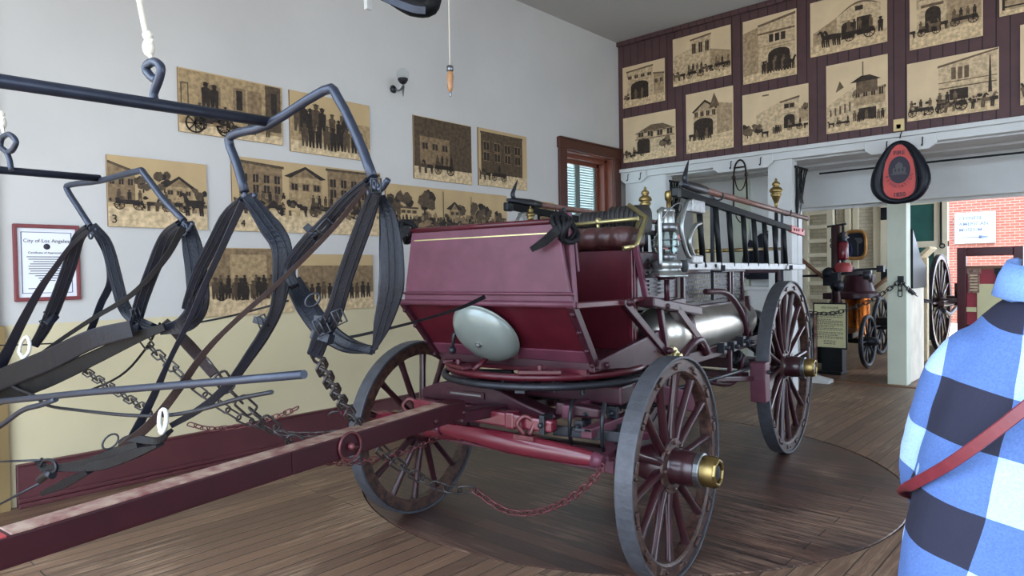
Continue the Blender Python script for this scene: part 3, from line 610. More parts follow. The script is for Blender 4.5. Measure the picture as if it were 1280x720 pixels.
# hook boards, collar sign, bridle, lamp switch plate, folded gates
def hook_board(x0, x1, label):
    mb = MB().prism([(x0, YB-.05, 2.80), (x0+.07, YB-.05, 2.745), (x1-.07, YB-.05, 2.745), (x1, YB-.05, 2.80), (x1, YB-.05, 2.9), (x0, YB-.05, 2.9)], (0, .03, 0))
    t = solo('hook_board', mb, 'white_paint', label, 'board', 'white hook boards under the ledge', .004)
    for fx in (.33, .82):
        hx = x0+(x1-x0)*fx
        part('hook', MB().tube([(hx, YB-.05, 2.87), (hx, YB-.075, 2.86), (hx, YB-.08, 2.80), (hx, YB-.095, 2.775), (hx, YB-.115, 2.785)], .006, 6, k=4), 'dark_iron', t)
hook_board(-4.045, -3.27, 'white hook board holding the hanging bridle')
hook_board(-2.24, -1.545, 'white hook board directly behind the horse-collar sign')
hook_board(-5.45, -5.035, 'short white bracket board in the corner under the ledge')

def collar_sign():
    c = on_axis(1125, 215, 1, 8.28); t = empty('horse_collar_sign', c-V3((0, 0, .38)), 'black horse-collar sign with a red lettered panel hanging from the white ledge', 'sign')
    def outline(tab, n=96):
        k = sw_(1/6, c); ys = [y for y, h in tab]; out = []
        def half(y):
            for (ya, ha), (yb, hb) in zip(tab, tab[1:]):
                if ya <= y <= yb: return ha+(hb-ha)*(y-ya)/(yb-ya)
            return 0
        m = n//2
        Y = [ys[0]+(ys[-1]-ys[0])*(1-cos(pi*i/m))/2 for i in range(m+1)]
        for y in Y: out.append(V3((half(y)*k, 0, (385-y)*k)))
        for y in Y[-2:0:-1]: out.append(V3((-half(y)*k, 0, (385-y)*k)))
        return out
    sw_ = lambda q, p: q*(p-CAM).dot(cf)/FPX
    RIM = [(164, 0), (170, 24), (184, 48), (210, 72), (250, 96), (310, 125), (380, 149), (430, 159), (470, 160), (510, 150), (548, 128), (575, 100), (594, 62), (604, 0)]
    PAN = [(174, 0), (180, 24), (210, 54), (300, 98), (380, 112), (450, 116), (520, 112), (560, 92), (580, 62), (594, 0)]
    mid = outline(RIM)
    part('padded_rim', MB().tube([c+p for p in mid], [.022, .03, .048, .060, .062, .046, .026, .046, .062, .060, .048, .03, .022], 14, closed=True), 'leather_black', t)
    part('welt', MB().tube([c+p+V3((0, -.035, 0)) for p in outline(PAN)], .01, 6, closed=True), 'leather_black', t)
    pn = MB(); pn.prism([c+p+V3((0, -.03, 0)) for p in outline(PAN)], (0, .02, 0), 0); cc = c+V3((0, -.032, 0))
    n = 30; pn.prism([cc+V3((.105*cos(2*pi*i/n), -.001, .02+.145*sin(2*pi*i/n))) for i in range(n)], (0, -.004, 0), 1)
    e = V3((0, -.007, .02))
    # dark relief in the oval: low building, three windows and a shield shape
    pn.prism([cc+e+V3(q) for q in ((-.06, 0, -.035), (.06, 0, -.035), (.06, 0, .02), (.035, 0, .02), (.035, 0, .055), (0, 0, .085), (-.035, 0, .055), (-.035, 0, .02), (-.06, 0, .02))], (0, -.003, 0), 2)
    pn.span(cc+e+V3((-.075, -.004, -.05)), cc+e+V3((.075, .001, -.04)), 2)
    for dx in (-.035, 0, .035): pn.span(cc+e+V3((dx-.008, -.005, -.02)), cc+e+V3((dx+.008, -.002, .012)), 1)
    merge(pn, letters('FIRE', .062, cc+V3((0, -.003, .2)), (1, 0, 0), (0, -1, 0), bold=.001), 1)
    merge(pn, letters('1850', .062, cc+V3((0, -.003, -.245)), (1, 0, 0), (0, -1, 0), bold=.001), 1)
    w = 'ASSOCIATION'
    for i, ch in enumerate(w):
        a = rad(-90+(i-5)*13.5); q = V3((.128*cos(a), -.003, .02+.185*sin(a)+.005)); merge(pn, letters(ch, .046, cc+q, (-sin(a), 0, cos(a)), (0, -1, 0)), 1)
    part('panel', pn, ['collar_red', 'ink', mat('relief_grey', (84, 82, 84), .6)], t)
    part('hanger', MB().tube([c+V3((0, 0, .36)), c+V3((0, .03, .40)), c+V3((0, .09, .44))], .006, 6), 'dark_iron', t)
collar_sign()
c = on_axis(925, 200, 1, 8.33); br = MB()
f = lambda x, y: on_axis(x, y, 1, 8.33)
br.strap([f(917, 262), f(917, 225), f(919, 207), f(925, 200), f(931, 206), f(933, 225), f(934, 255)], .022, .006, (0, -1, 0)).strap([f(917, 210), f(925, 209), f(932, 208)], .02, .006, (0, -1, 0)).strap([f(918, 222), f(921, 234), f(925, 238), f(930, 233), f(933, 220)], .014, .006, (0, -1, 0))
br.ring(f(917, 222), .022, .005, (0, 1, 0), 14, 6).ring(f(933, 218), .022, .005, (0, 1, 0), 14, 6).strap([f(924, 262), f(920, 270), f(926, 278), f(930, 272)], .014, .005, (0, -1, 0))
solo('bridle', br, 'leather_brown', 'dark leather bridle hanging from the middle hook board', 'bridle')
solo('switch_plate', MB().span((-1.958, YB-.02, 2.975), (-1.852, YB, 3.105), 0).span((-1.93, YB-.028, 3.0), (-1.885, YB-.02, 3.05), 1), ['plate_brass', 'glass_globe'], 'small brass switch plate between prints above the horse-collar sign', 'switch', bev=.003)
def gate(x, y, label):
    mb = MB()
    for i in range(5):
        a = i*.085; mb.bar((x+.01*(i % 2), y+.03+a, 2.72), (x+.01*(i % 2), y+.03+a*.3, 2.12), .006, .022, (0, 1, 0)); mb.bar((x+.012, y+.03+a, 2.72), (x+.012, y+.03+(4-i)*.05, 2.3), .006, .018, (0, 1, 0))
    mb.bar((x, y, 2.735), (x, y+.42, 2.735), .02, .025)
    mb.bar((x+.01, y+.04, 2.72), (x+.01, y+.05, 1.9), .014, .014)
    solo('folding_gate', mb, 'black_paint', label, 'gate', 'black lattice gates folded against the pilasters')
gate(-4.755, YB+.1, 'black lattice gate folded beside the corner pilaster')
gate(-3.055, YB+.1, 'black lattice gate folded on the middle pilaster beside the opening')
solo('gate_track', MB().tube([(-3.05, YB+.95, 2.73), (2.5, YB+.95, 2.73)], .012, 8), 'dark_iron', 'thin black rod running under the beam behind the horse-collar sign', 'rod')

# ================================================================== THE FIRE WAGON (own axes: u right, v back, z up)
WG = empty('fire_wagon', EO, 'maroon horse-drawn fire hose wagon with big spoked wheels on the turntable', 'fire wagon', None, TH)
def wp(name, mb, mats, bev=0., parent=None, label=None): return part(name, mb, mats, parent or WG, bev, label, local=True)
def wheel(u, v, r, sgn, ns, wd, nm='wheel'):
    """sgn: which way the hub points"""
    c = V3((u, v, r)); ax = V3((sgn, 0, 0)); ro, ri = r-.014, r-.085 if r < .6 else r-.09
    rim = MB(); h = wd*.36
    rim.lathe([(ri, -h), (ro, -h), (ro, h), (ri+.01, h), (ri, h-.012), (ri, -h)], c, ax, 56, sm=False)
    for i in range(ns):                                           # little blocks and bolts round the felloe
        a = 2*pi*(i+.5)/ns; d = V3((0, cos(a), sin(a))); t = V3((0, -sin(a), cos(a)))
        rim.box(c+d*((ro+ri)/2)+ax*(h+.004), (.012, .05, .03), 0, X=ax, Y=t, Z=d)
        rim.lathe([(.009, 0), (.009, .012), (0, .014)], c+d*((ro+ri)/2)+t*.05+ax*h, ax, 6)
    w = wp(nm, rim, 'rim_brown', .003)
    wp('tyre', MB().lathe([(ro, -wd/2), (r, -wd/2), (r, wd/2), (ro, wd/2), (ro, -wd/2)], c, ax, 64, sm=False), 'tyre_iron', .004, w)
    dish = .05 if r < .6 else .06
    hub = MB().lathe([(0, -.17), (.06, -.17), (.075, -.12), (.1, -.05), (.105, .0), (.105, .04), (.088, .05), (.08, .075), (.086, .10), (.08, .17), (.07, .185), (0, .185)], c-ax*dish, ax, 28)
    hb = wp('hub', hub, 'wheel_maroon', .004, w)
    fl = MB().lathe([(.09, .04), (.135, .04), (.135, .054), (.09, .058)], c-ax*dish, ax, 28, sm=False)
    for i in range(8):
        a = 2*pi*i/8; fl.lathe([(.012, .05), (.012, .066), (0, .07)], c-ax*dish+V3((0, cos(a), sin(a)))*.115, ax, 6)
    wp('hub_flange', fl, 'rim_brown', .002, w)
    wp('hub_band', MB().lathe([(.07, .175), (.084, .178), (.084, .205), (.07, .21)], c-ax*dish, ax, 28, sm=False), 'steel', .003, w)
    cap = MB().lathe([(.066, .2), (.074, .205), (.074, .265), (.07, .272)], c-ax*dish, ax, 28)
    cap.lathe([(.07, .27), (.066, .282), (.056, .284), (.05, .278), (.05, .262), (0, .258)], c-ax*dish, ax, 8, sm=False)
    wp('hub_cap', cap, 'brass', .002, w)
    wp('axle_nut', MB().lathe([(0, .258), (.036, .258), (.036, .276), (0, .28)], c-ax*dish, ax, 8, sm=False), 'dark_iron', .002, w)
    for i in range(ns):
        a = 2*pi*(i+.25)/ns; d = V3((0, cos(a), sin(a))); t = V3((0, -sin(a), cos(a)))
        p, q = c+d*.09-ax*(dish*.55), c+d*(ri+.012); sp = MB(); n = 8; rings = []
        for x, a_, b_ in ((0, .019, .03), (.12, .018, .03), (.3, .018, .024), (.75, .017, .021), (.92, .021, .023), (1, .023, .026)):
            m = p.lerp(q, x); rings.append([m+t*(a_*cos(2*pi*k/n))+ax*(b_*sin(2*pi*k/n)) for k in range(n)])
        sp.add([v_ for r_ in rings for v_ in r_], [(k*n+j, k*n+(j+1) % n, (k+1)*n+(j+1) % n, (k+1)*n+j) for k in range(len(rings)-1) for j in range(n)], 0, True)
        wp('spoke', sp, 'wheel_maroon', 0, w)
FU, FUL, RU, RV = .815, -.9, .67, 2.70
wheel(FU, 0, .54, 1, 14, .088); wheel(FUL, 0, .54, -1, 14, .088)
wheel(RU, RV, .70, 1, 16, .10); wheel(-RU, RV, .70, -1, 16, .10)

# ---- running gear
wp('front_axle', MB().bar((FUL+.1, 0, .54), (FU-.08, 0, .54), .075, .09), 'maroon_dark', .012)
wp('rear_axle', MB().bar((-RU+.08, RV, .70), (RU-.08, RV, .70), .08, .09), 'maroon_dark', .012)
def leaf(c, L, n, axis, nm='leaf_spring'):
    c = V3(c); axis = V3(axis); mb = MB()
    for i in range(n):
        l = L*(1-.13*i); pts = [c+axis*(l/2*t)+V3((0, 0, -.012*i+.05*t*t)) for t in (-1, -.6, -.2, .2, .6, 1)]
        mb.strap(pts, .055, .010, (0, 0, 1), k=2)
    mb.box(c-V3((0, 0, .005*n)), (.07, .07, .02+.012*n)); wp(nm, mb, 'dark_iron')
leaf((.5, .0, .70), .72, 7, (0, 1, 0)); leaf((-.5, .0, .70), .72, 7, (0, 1, 0))
leaf((.45, RV, .86), .9, 7, (0, 1, 0)); leaf((-.45, RV, .86), .9, 7, (0, 1, 0))
for u in (-.5, .5):
    sb = MB(); sb.bar((u, -.3, .72), (u, .3, .72), .06, .05).bar((u, -.06, .72), (u, -.06, .55), .1, .03).bar((u, .06, .72), (u, .06, .55), .1, .03); wp('spring_clip', sb, 'maroon_purple', .006)
sp_ = MB()
for k in range(5): sp_.box((.44+.035*k, -.33+.02*k, .60), (.03, .012, .02))
sp_.bar((-.55, -.26, .60), (.62, -.22, .56), .07, .06); wp('footed_crossbar', sp_, 'maroon_purple', .006)
wp('bolster', MB().prism([(u, -.26, z) for u, z in ((-.62, .78), (-.62, .84), (-.5, .88), (-.36, .905), (-.2, .90), (-.05, .87), (.12, .815), (.24, .785), (.30, .78), (.30, .75), (-.1, .77))], (0, .12, 0)), 'maroon_dark', .012)
wp('bolster', MB().bar((-.6, .05, .86), (.55, .05, .86), .14, .1).bar((.28, -.2, .81), (.50, -.14, .79), .10, .07, w2=.07, h2=.05).bar((-.3, .3, .86), (.4, .3, .86), .1, .08), 'maroon_dark', .012)
wp('slot_plate', MB().box((-.28, -.265, .835), (.26, .008, .035)).box((-.28, -.27, .835), (.22, .004, .012), 1), ['maroon_dark', 'steel'], .003)
hd = MB()
for s_ in (-1, 1): hd.bar((s_*.36, -.25, .80), (s_*.22, 1.3, .78), .06, .07).bar((s_*.3, .5, .84), (s_*.62, .1, .64), .05, .05)
hd.bar((.5, .25, .86), (.68, .62, .74), .035, .11).bar((0, .2, .76), (0, 2.6, .80), .09, .09)
wp('hound', hd, 'maroon_purple', .008)
tr = MB()
for u, v, z in ((.44, -.16, .79), (.44, -.26, .74), (.40, -.12, .72), (.52, -.05, .78), (.47, .1, .82)): tr.box((u, v, z), (.05, .02, .06)).lathe([(.016, 0), (.016, .025), (.008, .03), (.008, .05), (0, .052)], (u, v-.01, z), (0, -1, 0), 6)
for k in range(5): tr.lathe([(.013, 0), (.013, .05), (.02, .052), (.02, .07), (0, .074)], (-.3+.17*k, -.12, .87), (0, 0, 1), 8)
for u in (.38, .56): tr.tube([(u, -.22, .86), (u+.02, -.28, .80), (u+.01, -.27, .70), (u-.02, -.2, .62)], .011, 6, k=4)
tr.bar((.30, -.28, .71), (.66, -.2, .70), .02, .05).bar((-.5, .1, .80), (.6, .1, .79), .05, .03)
tr.tube([(.2, .3, .78), (.62, .45, .72), (.7, .2, .62)], .012, 8, k=4).tube([(-.2, .35, .78), (.6, .9, .78)], .012, 8)
wp('ironwork', tr, 'dark_iron', .006)
RC = V3((-.02, .15, .945))
fw = MB().ring(RC+V3((0, 0, -.012)),   .585, .019, n=56, k=8)
for a in (20, 110, 200, 290): fw.bar(RC+V3((cos(rad(a))*.58, sin(rad(a))*.58, -.03)), RC+V3((cos(rad(a))*.2, sin(rad(a))*.2, -.03)), .05, .03)
wp('fifth_wheel_ring', fw, 'dark_iron')
fu = MB().ring(RC+V3((0, 0, .032)), .56, .02, n=56, k=6)
for a in (45, 135, 225, 315): fu.bar(RC+V3((cos(rad(a))*.56, sin(rad(a))*.56, .03)), RC+V3((cos(rad(a))*.05, sin(rad(a))*.05, .05)), .06, .025)
fu.bar((-.5, -.16, .99), (.46, -.2, 1.0), .03, .03)
wp('ring_top', fu, 'maroon')
for a in (215, 245, 300):
    fp = MB().box(RC+V3((cos(rad(a))*.555, sin(rad(a))*.555, .06)), (.22, .06, .02), X=V3((-sin(rad(a)), cos(rad(a)), 0)), Y=V3((cos(rad(a)), sin(rad(a)), 0))); fp.lathe([(.014, 0), (.014, .03), (0, .034)], RC+V3((cos(rad(a))*.555, sin(rad(a))*.555, .065)), n=8)
    wp('ring_bracket', fp, 'maroon', .004)
wp('spacer', MB().lathe([(.02, 0), (.02, .06), (0, .06)], (.24, -.1, .99), n=10), 'brass')

# ---- pole, evener, swingletrees
wp('futchell', MB().bar((-.05, .3, .74), (-.05, -.62, .80), .09, .06), 'maroon_dark', .01)
po = MB().bar((-.05, -.60, .838), (-.06, -1.6, .803), .105, .09, w2=.10, h2=.09).bar((-.06, -1.6, .803), (-.06, -2.95, .758), .10, .09, w2=.09, h2=.085)
for v in (-.62, -.82, -1.3): po.lathe([(.014, 0), (.014, .01), (0, .016)], (-.0, v, .835+.032*(v+.3)), (1, 0, 0), 8)
pole = wp('pole', po, 'maroon_deep', .012)
wp('worn_top', MB().bar((-.055, -.72, .8775), (-.06, -2.49, .8185), .085, .006), 'wood_worn', .002, pole, 'bare worn wood along the top')
wp('painted_tip', MB().bar((-.06, -2.5, .8165), (-.06, -2.96, .8015), .088, .008), 'red_plain', .002, pole, 'bright red end')
wp('pole_ring', MB().ring((-.0, -1.33, .812), .055, .006, (1, 0, 0), 24, 6).lathe([(.014, 0), (.014, .02), (0, .024)], (-.0, -1.33, .812), (1, 0, 0), 8), 'chain_maroon', 0, pole)
evn = wp('evener', MB().bar((-.56, -.36, .765), (.1, -.36, .755), .07, .075).bar((.1, -.36, .755), (.36, -.36, .75), .07, .075, w2=.06, h2=.06).bar((.08, -.36, .755), (.14, -.36, .755), .08, .085), 'maroon_bright', .012)
wp('clevis', MB().box((.31, -.36, .757), (.03, .085, .095)).lathe([(.014, 0), (.014, .02), (0, .024)], (.31, -.40, .757), (0, -1, 0), 6), 'dark_iron', .004, evn)
def swingletree(u0, dv=0):
    mb = MB(); pts = []; n = 12
    prof = [(-.5, .020, .02), (-.47, .026, .03), (-.40, .032, .038), (-.2, .036, .048), (0, .04, .056), (.2, .038, .052), (.38, .034, .044), (.46, .028, .034), (.5, .02, .02)]
    rings = []
    for x, a, b in prof:
        o = V3((u0+x*1.02, -.40+dv+.03*abs(x), .645-.035*x)); rings.append([o+V3((0, a*cos(2*pi*k/n), b*sin(2*pi*k/n))) for k in range(n)])
    mb.add([q for r_ in rings for q in r_], [(k*n+j, k*n+(j+1) % n, (k+1)*n+(j+1) % n, (k+1)*n+j) for k in range(len(rings)-1) for j in range(n)]+[tuple(range(n)), tuple((len(rings)-1)*n+j for j in range(n))], 0, True)
    s_ = wp('swingletree', mb, 'maroon_bright')
    wp('tip_ferrule', MB().tube([(u0-.47, -.385+dv, .662), (u0-.52, -.385+dv, .665)], [.04, .026], 12), 'maroon_purple', 0, s_); wp('tip_ferrule', MB().tube([(u0+.47, -.385+dv, .628), (u0+.52, -.385+dv, .624)], [.04, .026], 12), 'maroon_purple', 0, s_)
    wp('hook', MB().tube([(u0+.09, -.40+dv, .70), (u0+.06, -.42+dv, .75), (u0+.09, -.4+dv, .79), (u0+.13, -.38+dv, .76), (u0+.12, -.4+dv, .70)], .012, 8, k=5).box((u0+.1, -.4+dv, .69), (.12, .06, .02)), 'chain_maroon', 0, s_)
    wp('end_hook', MB().tube([(u0-.5, -.39+dv, .655), (u0-.56, -.43+dv, .65), (u0-.57, -.45+dv, .63)], .008, 6), 'chain_iron', 0, s_)
swingletree(.12); swingletree(-.72, .05)

# ---- dash, foot well, seat
TL, TRt, BL, BR, LL, LR = V3((-.49, -.45, 1.735)), V3((.45, -.45, 1.735)), V3((-.56, -.45, 1.35)), V3((.52, -.45, 1.35)), V3((-.54, -.2, 1.05)), V3((.495, -.2, 1.05))
dsh = wp('dash_panel', MB().prism([TL, TRt, BR, BL], (0, .025, 0)), 'maroon_purple', .006)
wp('top_bead', MB().tube([TL+V3((-.01, 0, .005)), TRt+V3((.01, 0, .005))], .014, 10), 'maroon', 0, dsh)
wp('gold_line', MB().bar(TL.lerp(BL, .13)+V3((.03, -.002, 0)), TRt.lerp(BR, .13)+V3((-.03, -.002, 0)), .004, .006), 'brass_pale', 0, dsh)
wp('bend_bead', MB().tube([BL+V3((-.02, -.006, 0)), BR+V3((.02, -.006, 0))], .016, 10).tube([BL+V3((-.02, -.008, .05)), BR+V3((.02, -.008, .05))], .008, 8), 'maroon_purple', 0, dsh)
nrm = V3((0, -.768, -.64))
toe = wp('toe_panel', MB().prism([BL, BR, LR, LL], -nrm*.022), 'maroon', .004)
wp('lower_board', MB().prism([BL.lerp(LL, .80)+nrm*.006, BR.lerp(LR, .80)+nrm*.006, LR+nrm*.006, LL+nrm*.006], -nrm*.012), 'maroon_purple', .003, toe)
for a, b in ((BL, LL), (BR, LR)):
    eg = MB().bar(a, b, .035, .045, nrm)
    for t in (.1, .4, .72, .98): eg.lathe([(.013, 0), (.013, .012), (0, .016)], a.lerp(b, t)+nrm*.022, nrm, 8)
    wp('edge_iron', eg, 'maroon_dark', .004, toe)
wp('bracket', MB().box(LL.lerp(LR, .55)+nrm*.012+V3((0, -.02, .03)), (.05, .01, .05)).lathe([(.012, 0), (.012, .02), (0, .02)], LL.lerp(LR, .55)+nrm*.02+V3((0, -.02, .03)), nrm, 8), 'maroon_purple', .002, toe)
bc = V3((-.055, -.335, 1.212))+nrm*.035
bell = wp('gong_bell', MB().lathe([(.19, -.005), (.192, .004), (.186, .02), (.165, .045), (.12, .068), (.06, .080), (0, .083)], bc, nrm, 40), 'bell_grey')
wp('bell_rim', MB().ring(bc, .19, .006, nrm, 40, 8), 'bell_grey', 0, bell)
wp('bell_bolt', MB().lathe([(.018, .08), (.018, .088), (.01, .09), (.01, .1), (0, .102)], bc, nrm, 6, sm=False), 'nickel', 0, bell)
wp('striker', MB().tube([bc+V3((-.2, .02, .02)), bc+V3((-.22, .0, -.02)), bc+V3((-.225, -.01, -.09))], [.012, .012, .008], 8).ball(bc+V3((-.225, -.01, -.1)), .022).box(bc+V3((-.2, .03, .03)), (.06, .03, .03)), 'dark_iron', 0, bell)
wp('bell_stay', MB().tube([bc+V3((-.04, .05, -.14)), (-.13, -.38, .99)], .014, 8), 'maroon', 0, bell)
ft = MB().prism([(-.52, -.2, 1.05), (.5, -.2, 1.05), (.52, .52, 1.06), (-.52, .52, 1.06)], (0, 0, -.05)); wp('footwell_floor', ft, 'maroon_dark', .006)
fs_ = MB().prism([(.50, -.2, 1.02), (.50, -.2, 1.065), (.515, .45, 1.16), (.52, .56, 1.16), (.52, .56, .98), (.51, .2, .98)], (.03, 0, 0))
for v in (-.14, .40, .46): fs_.lathe([(.016, 0), (.016, .014), (0, .02)], (.53, v, 1.05 if v > 0 else 1.035), (1, 0, 0), 8)
wp('footwell_side', fs_, 'maroon_dark', .004)
wp('footwell_side', MB().prism([(-.53, -.2, 1.02), (-.53, -.2, 1.35), (-.54, .45, 1.35), (-.54, .56, .98), (-.54, .2, .98)], (.03, 0, 0)), 'maroon_dark', .004)
wp('side_rail', MB().bar((.53, -.44, 1.345), (.53, .06, 1.34), .035, .03).bar((.53, .06, 1.34), (.53, .30, 1.35), .03, .02), 'maroon', .005)
stt = MB().bar((.53, .05, 1.34), (.545, .54, 1.03), .045, .035, (1, 0, 0)).bar((.55, .46, 1.30), (.555, .54, 1.04), .04, .03, (1, 0, 0)).bar((.55, .46, 1.3), (.555, .80, 1.31), .03, .05)
for p in ((.56, .05, 1.34), (.57, .53, 1.04), (.58, .46, 1.30)): stt.lathe([(.022, 0), (.022, .014), (.012, .03), (0, .034)], p, (1, 0, 0), 10)
wp('strut', stt, 'maroon_dark', .005)
wp('pivot_nut', MB().lathe([(.05, 0), (.05, .02), (.034, .022), (.034, .045), (0, .048)], (.575, .60, .99), (1, 0, 0), 8, sm=False).lathe([(.066, -.02), (.066, .006), (0, .006)], (.575, .60, .99), (1, 0, 0), 20), 'brass_pale', .003)
wp('seat_riser', MB().prism([(-.5, .28, 1.06), (.49, .28, 1.06), (.49, .28, 1.62), (-.5, .28, 1.62)], (0, .03, 0)).bar((.47, .275, 1.06), (.47, .275, 1.62), .04, .03), 'maroon', .005)
sbx = MB().span((-.5, .32, 1.33), (.48, .9, 1.61)); wp('seat_box', sbx, 'maroon_dark', .008)
lv = MB()
for k in range(9): lv.box((.484, .64, 1.37+k*.024), (.012, .36, .012))
wp('louvre_panel', lv, 'black_paint')
wp('seat_post', MB().bar((.505, .255, 1.64), (.52, .35, 1.35), .03, .03, (1, 0, 0)), 'maroon_purple', .004); wp('seat_post', MB().bar((.50, .62, 1.64), (.52, .66, 1.35), .02, .02, (1, 0, 0)), 'maroon_purple', .004)
wp('side_ledge', MB().prism([(.50, .28, 1.36), (.60, .28, 1.36), (.60, 1.0, 1.27), (.50, 1.0, 1.27)], (0, 0, -.055)), 'maroon_dark', .008)
wp('dash_post', MB().bar((.50, -.40, 1.34), (.46, -.38, 1.78), .03, .045).bar((.46, -.30, 1.5), (.44, -.3, 1.72), .02, .03), 'maroon_purple', .005)
# cushion, back and brass rails
def pad(u0, u1, v0, v1, z0, z1, n, amp, nu=60):
    vs = []; m = 16
    for i in range(nu+1):
        u = u0+(u1-u0)*i/nu; e = min(1, min(i, nu-i)/nu*14); g = 1-amp*abs(cos(pi*n*i/nu))**4
        for k in range(m):
            a = 2*pi*k/m; cx = math.copysign(abs(cos(a))**.6, cos(a)); cz = math.copysign(abs(sin(a))**.6, sin(a)); q = g*(.55+.45*e**.5)
            vs.append((u, (v0+v1)/2+(v1-v0)/2*cx*q, (z0+z1)/2+(z1-z0)/2*cz*q))
    return MB().add(vs, [(i*m+k, i*m+(k+1) % m, (i+1)*m+(k+1) % m, (i+1)*m+k) for i in range(nu) for k in range(m)]+[tuple(range(m)), tuple(nu*m+k for k in range(m))], 0, True)
seat = wp('seat_cushion', pad(-.1, .46, .2, .55, 1.62, 1.755, 6, .07), 'seat_leather')
wp('seat_back', pad(-.02, .20, .52, .72, 1.72, 1.875, 7, .14), 'seat_black', 0, seat); wp('seat_back', pad(.19, .41, .5, .72, 1.72, 1.895, 7, .14), 'seat_black', 0, seat)
rl = MB().tube([(-.12, .46, 1.785), (.44, .43, 1.80)], .013, 10).tube([(.34, .52, 1.89), (.50, .41, 1.80), (.505, .26, 1.635), (.46, .2, 1.625)], .014, 10).tube([(.42, .5, 1.82), (.44, .34, 1.65)], .011, 10)
rl.ball((.17, .45, 1.80), .022, n=12).tube([(.17, .45, 1.8), (.17, .45, 1.74)], .012, 8).tube([(-.12, .46, 1.785), (-.1, .4, 1.64)], .012, 8)
wp('brass_rail', rl, 'brass_pale', 0, seat)
# ---- hose basket with pierced metal sides, tank, frame
pm = bpy.data.materials.new('pierced_metal'); pm.use_nodes = True; n_ = pm.node_tree.nodes; l_ = pm.node_tree.links; MATS['pierced_metal'] = pm
b_ = n_['Principled BSDF']; b_.inputs['Base Color'].default_value = (*lin((34, 24, 28)), 1); b_.inputs['Roughness'].default_value = .5
tc_ = n_.new('ShaderNodeTexCoord'); mp_ = n_.new('ShaderNodeMapping'); mp_.inputs['Rotation'].default_value = (0, 0, 0); mp_.inputs['Scale'].default_value = (32, 32, 32); l_.new(tc_.outputs['Object'], mp_.inputs['Vector'])
sp1 = n_.new('ShaderNodeSeparateXYZ'); l_.new(mp_.outputs['Vector'], sp1.inputs[0])
def mth(op, a, b=None):
    x = n_.new('ShaderNodeMath'); x.operation = op
    for i, q in enumerate((a, b)):
        if q is None: continue
        if isinstance(q, (int, float)): x.inputs[i].default_value = q
        else: l_.new(q, x.inputs[i])
    return x.outputs[0]
rowz = mth('FLOOR', mth('MULTIPLY', sp1.outputs['Z'], 1.0)); shf = mth('MULTIPLY', mth('MODULO', mth('ABSOLUTE', rowz), 2.0), .5)
fy = mth('SUBTRACT', mth('FRACT', mth('ADD', mth('ADD', sp1.outputs['Y'], sp1.outputs['X']), shf)), .5); fz = mth('SUBTRACT', mth('FRACT', sp1.outputs['Z']), .5)
hole = mth('LESS_THAN', mth('ADD', mth('MULTIPLY', fy, fy), mth('MULTIPLY', fz, fz)), .105)
tb_ = n_.new('ShaderNodeBsdfTransparent'); mxs = n_.new('ShaderNodeMixShader'); l_.new(hole, mxs.inputs['Fac']); l_.new(b_.outputs[0], mxs.inputs[1]); l_.new(tb_.outputs[0], mxs.inputs[2]); l_.new(mxs.outputs[0], n_['Material Output'].inputs['Surface'])
hb = wp('hose_basket', MB().span((.495, .92, 1.26), (.498, 2.12, 1.49)), 'pierced_metal')
bf = MB()
for s_ in (-1, 1):
    bf.bar((s_*.5, .9, 1.495), (s_*.5, 2.14, 1.495), .03, .025).bar((s_*.5, .9, 1.255), (s_*.5, 2.14, 1.255), .035, .03)
    for v in (.93, 1.80, 1.86, 2.1): bf.bar((s_*.5, v, 1.255), (s_*.5, v, 1.5), .03, .025, (1, 0, 0))
bf.span((-.5, .9, 1.23), (.5, 2.14, 1.25)); wp('basket_frame', bf, 'maroon_dark', .004, hb)
def tank(u):
    t = wp('tank', MB().lathe([(0, -.13), (.06, -.122), (.11, -.095), (.15, -.045), (.168, .02), (.17, .06), (.17, 1.42), (.155, 1.5), (.1, 1.56), (0, 1.58)], (u, .72, 1.115), (0, 1, 0), 40), 'tank_metal')
    wp('tank_strap', MB().lathe([(.172, 0), (.178, 0), (.178, .05), (.172, .05)], (u, .86, 1.115), (0, 1, 0), 40, sm=False).lathe([(.172, 0), (.178, 0), (.178, .05), (.172, .05)], (u, 1.9, 1.115), (0, 1, 0), 40, sm=False), 'maroon_dark', 0, t)
tank(.42); tank(-.42)
wp('drain_fitting', MB().lathe([(.0, 0), (.035, .0), (.03, .02), (.02, .03), (.02, .09), (.04, .1), (.04, .13), (.02, .16), (0, .17)], (.52, 2.28, 1.09), (.3, .9, -.25), 16).lathe([(.09, 0), (.1, .02), (.075, .1), (.05, .14), (0, .15)], (.5, 2.30, 1.08), (.2, .9, .3), 20), 'nickel')
sl_ = MB()
for s_ in (-1, 1): sl_.bar((s_*.55, .5, .955), (s_*.55, 2.95, .955), .05, .075).bar((s_*.42, .3, .92), (s_*.42, 3.2, .92), .06, .08)
for v in (.62, 1.4, 2.2, 3.1): sl_.bar((-.55, v, .94), (.55, v, .94), .06, .06)
wp('side_sill', sl_, 'maroon_dark', .006)
cb = MB().tube([(.56, 1.16, 1.36), (.60, 1.45, 1.34), (.60, 1.75, 1.2), (.58, 1.95, 1.02)], .02, 10, k=6).bar((.57, .62, 1.28), (.57, 1.12, .98), .05, .06, (1, 0, 0)).bar((.56, 2.02, 1.3), (.56, 2.1, 1.0), .03, .03, (1, 0, 0))
cb.tube([(.56, .74, .97), (.58, .85, 1.05), (.58, 1.0, 1.06), (.58, 1.1, .97)], .03, 10, k=5)
wp('brace', cb, 'maroon_dark', .004)
cv = MB().tube([(.55, 1.0, .82), (.55, 1.6, .70), (.55, 1.85, .74), (.55, 1.95, .86)], .022, 10, k=6)
wp('pipe', cv, 'maroon_dark')
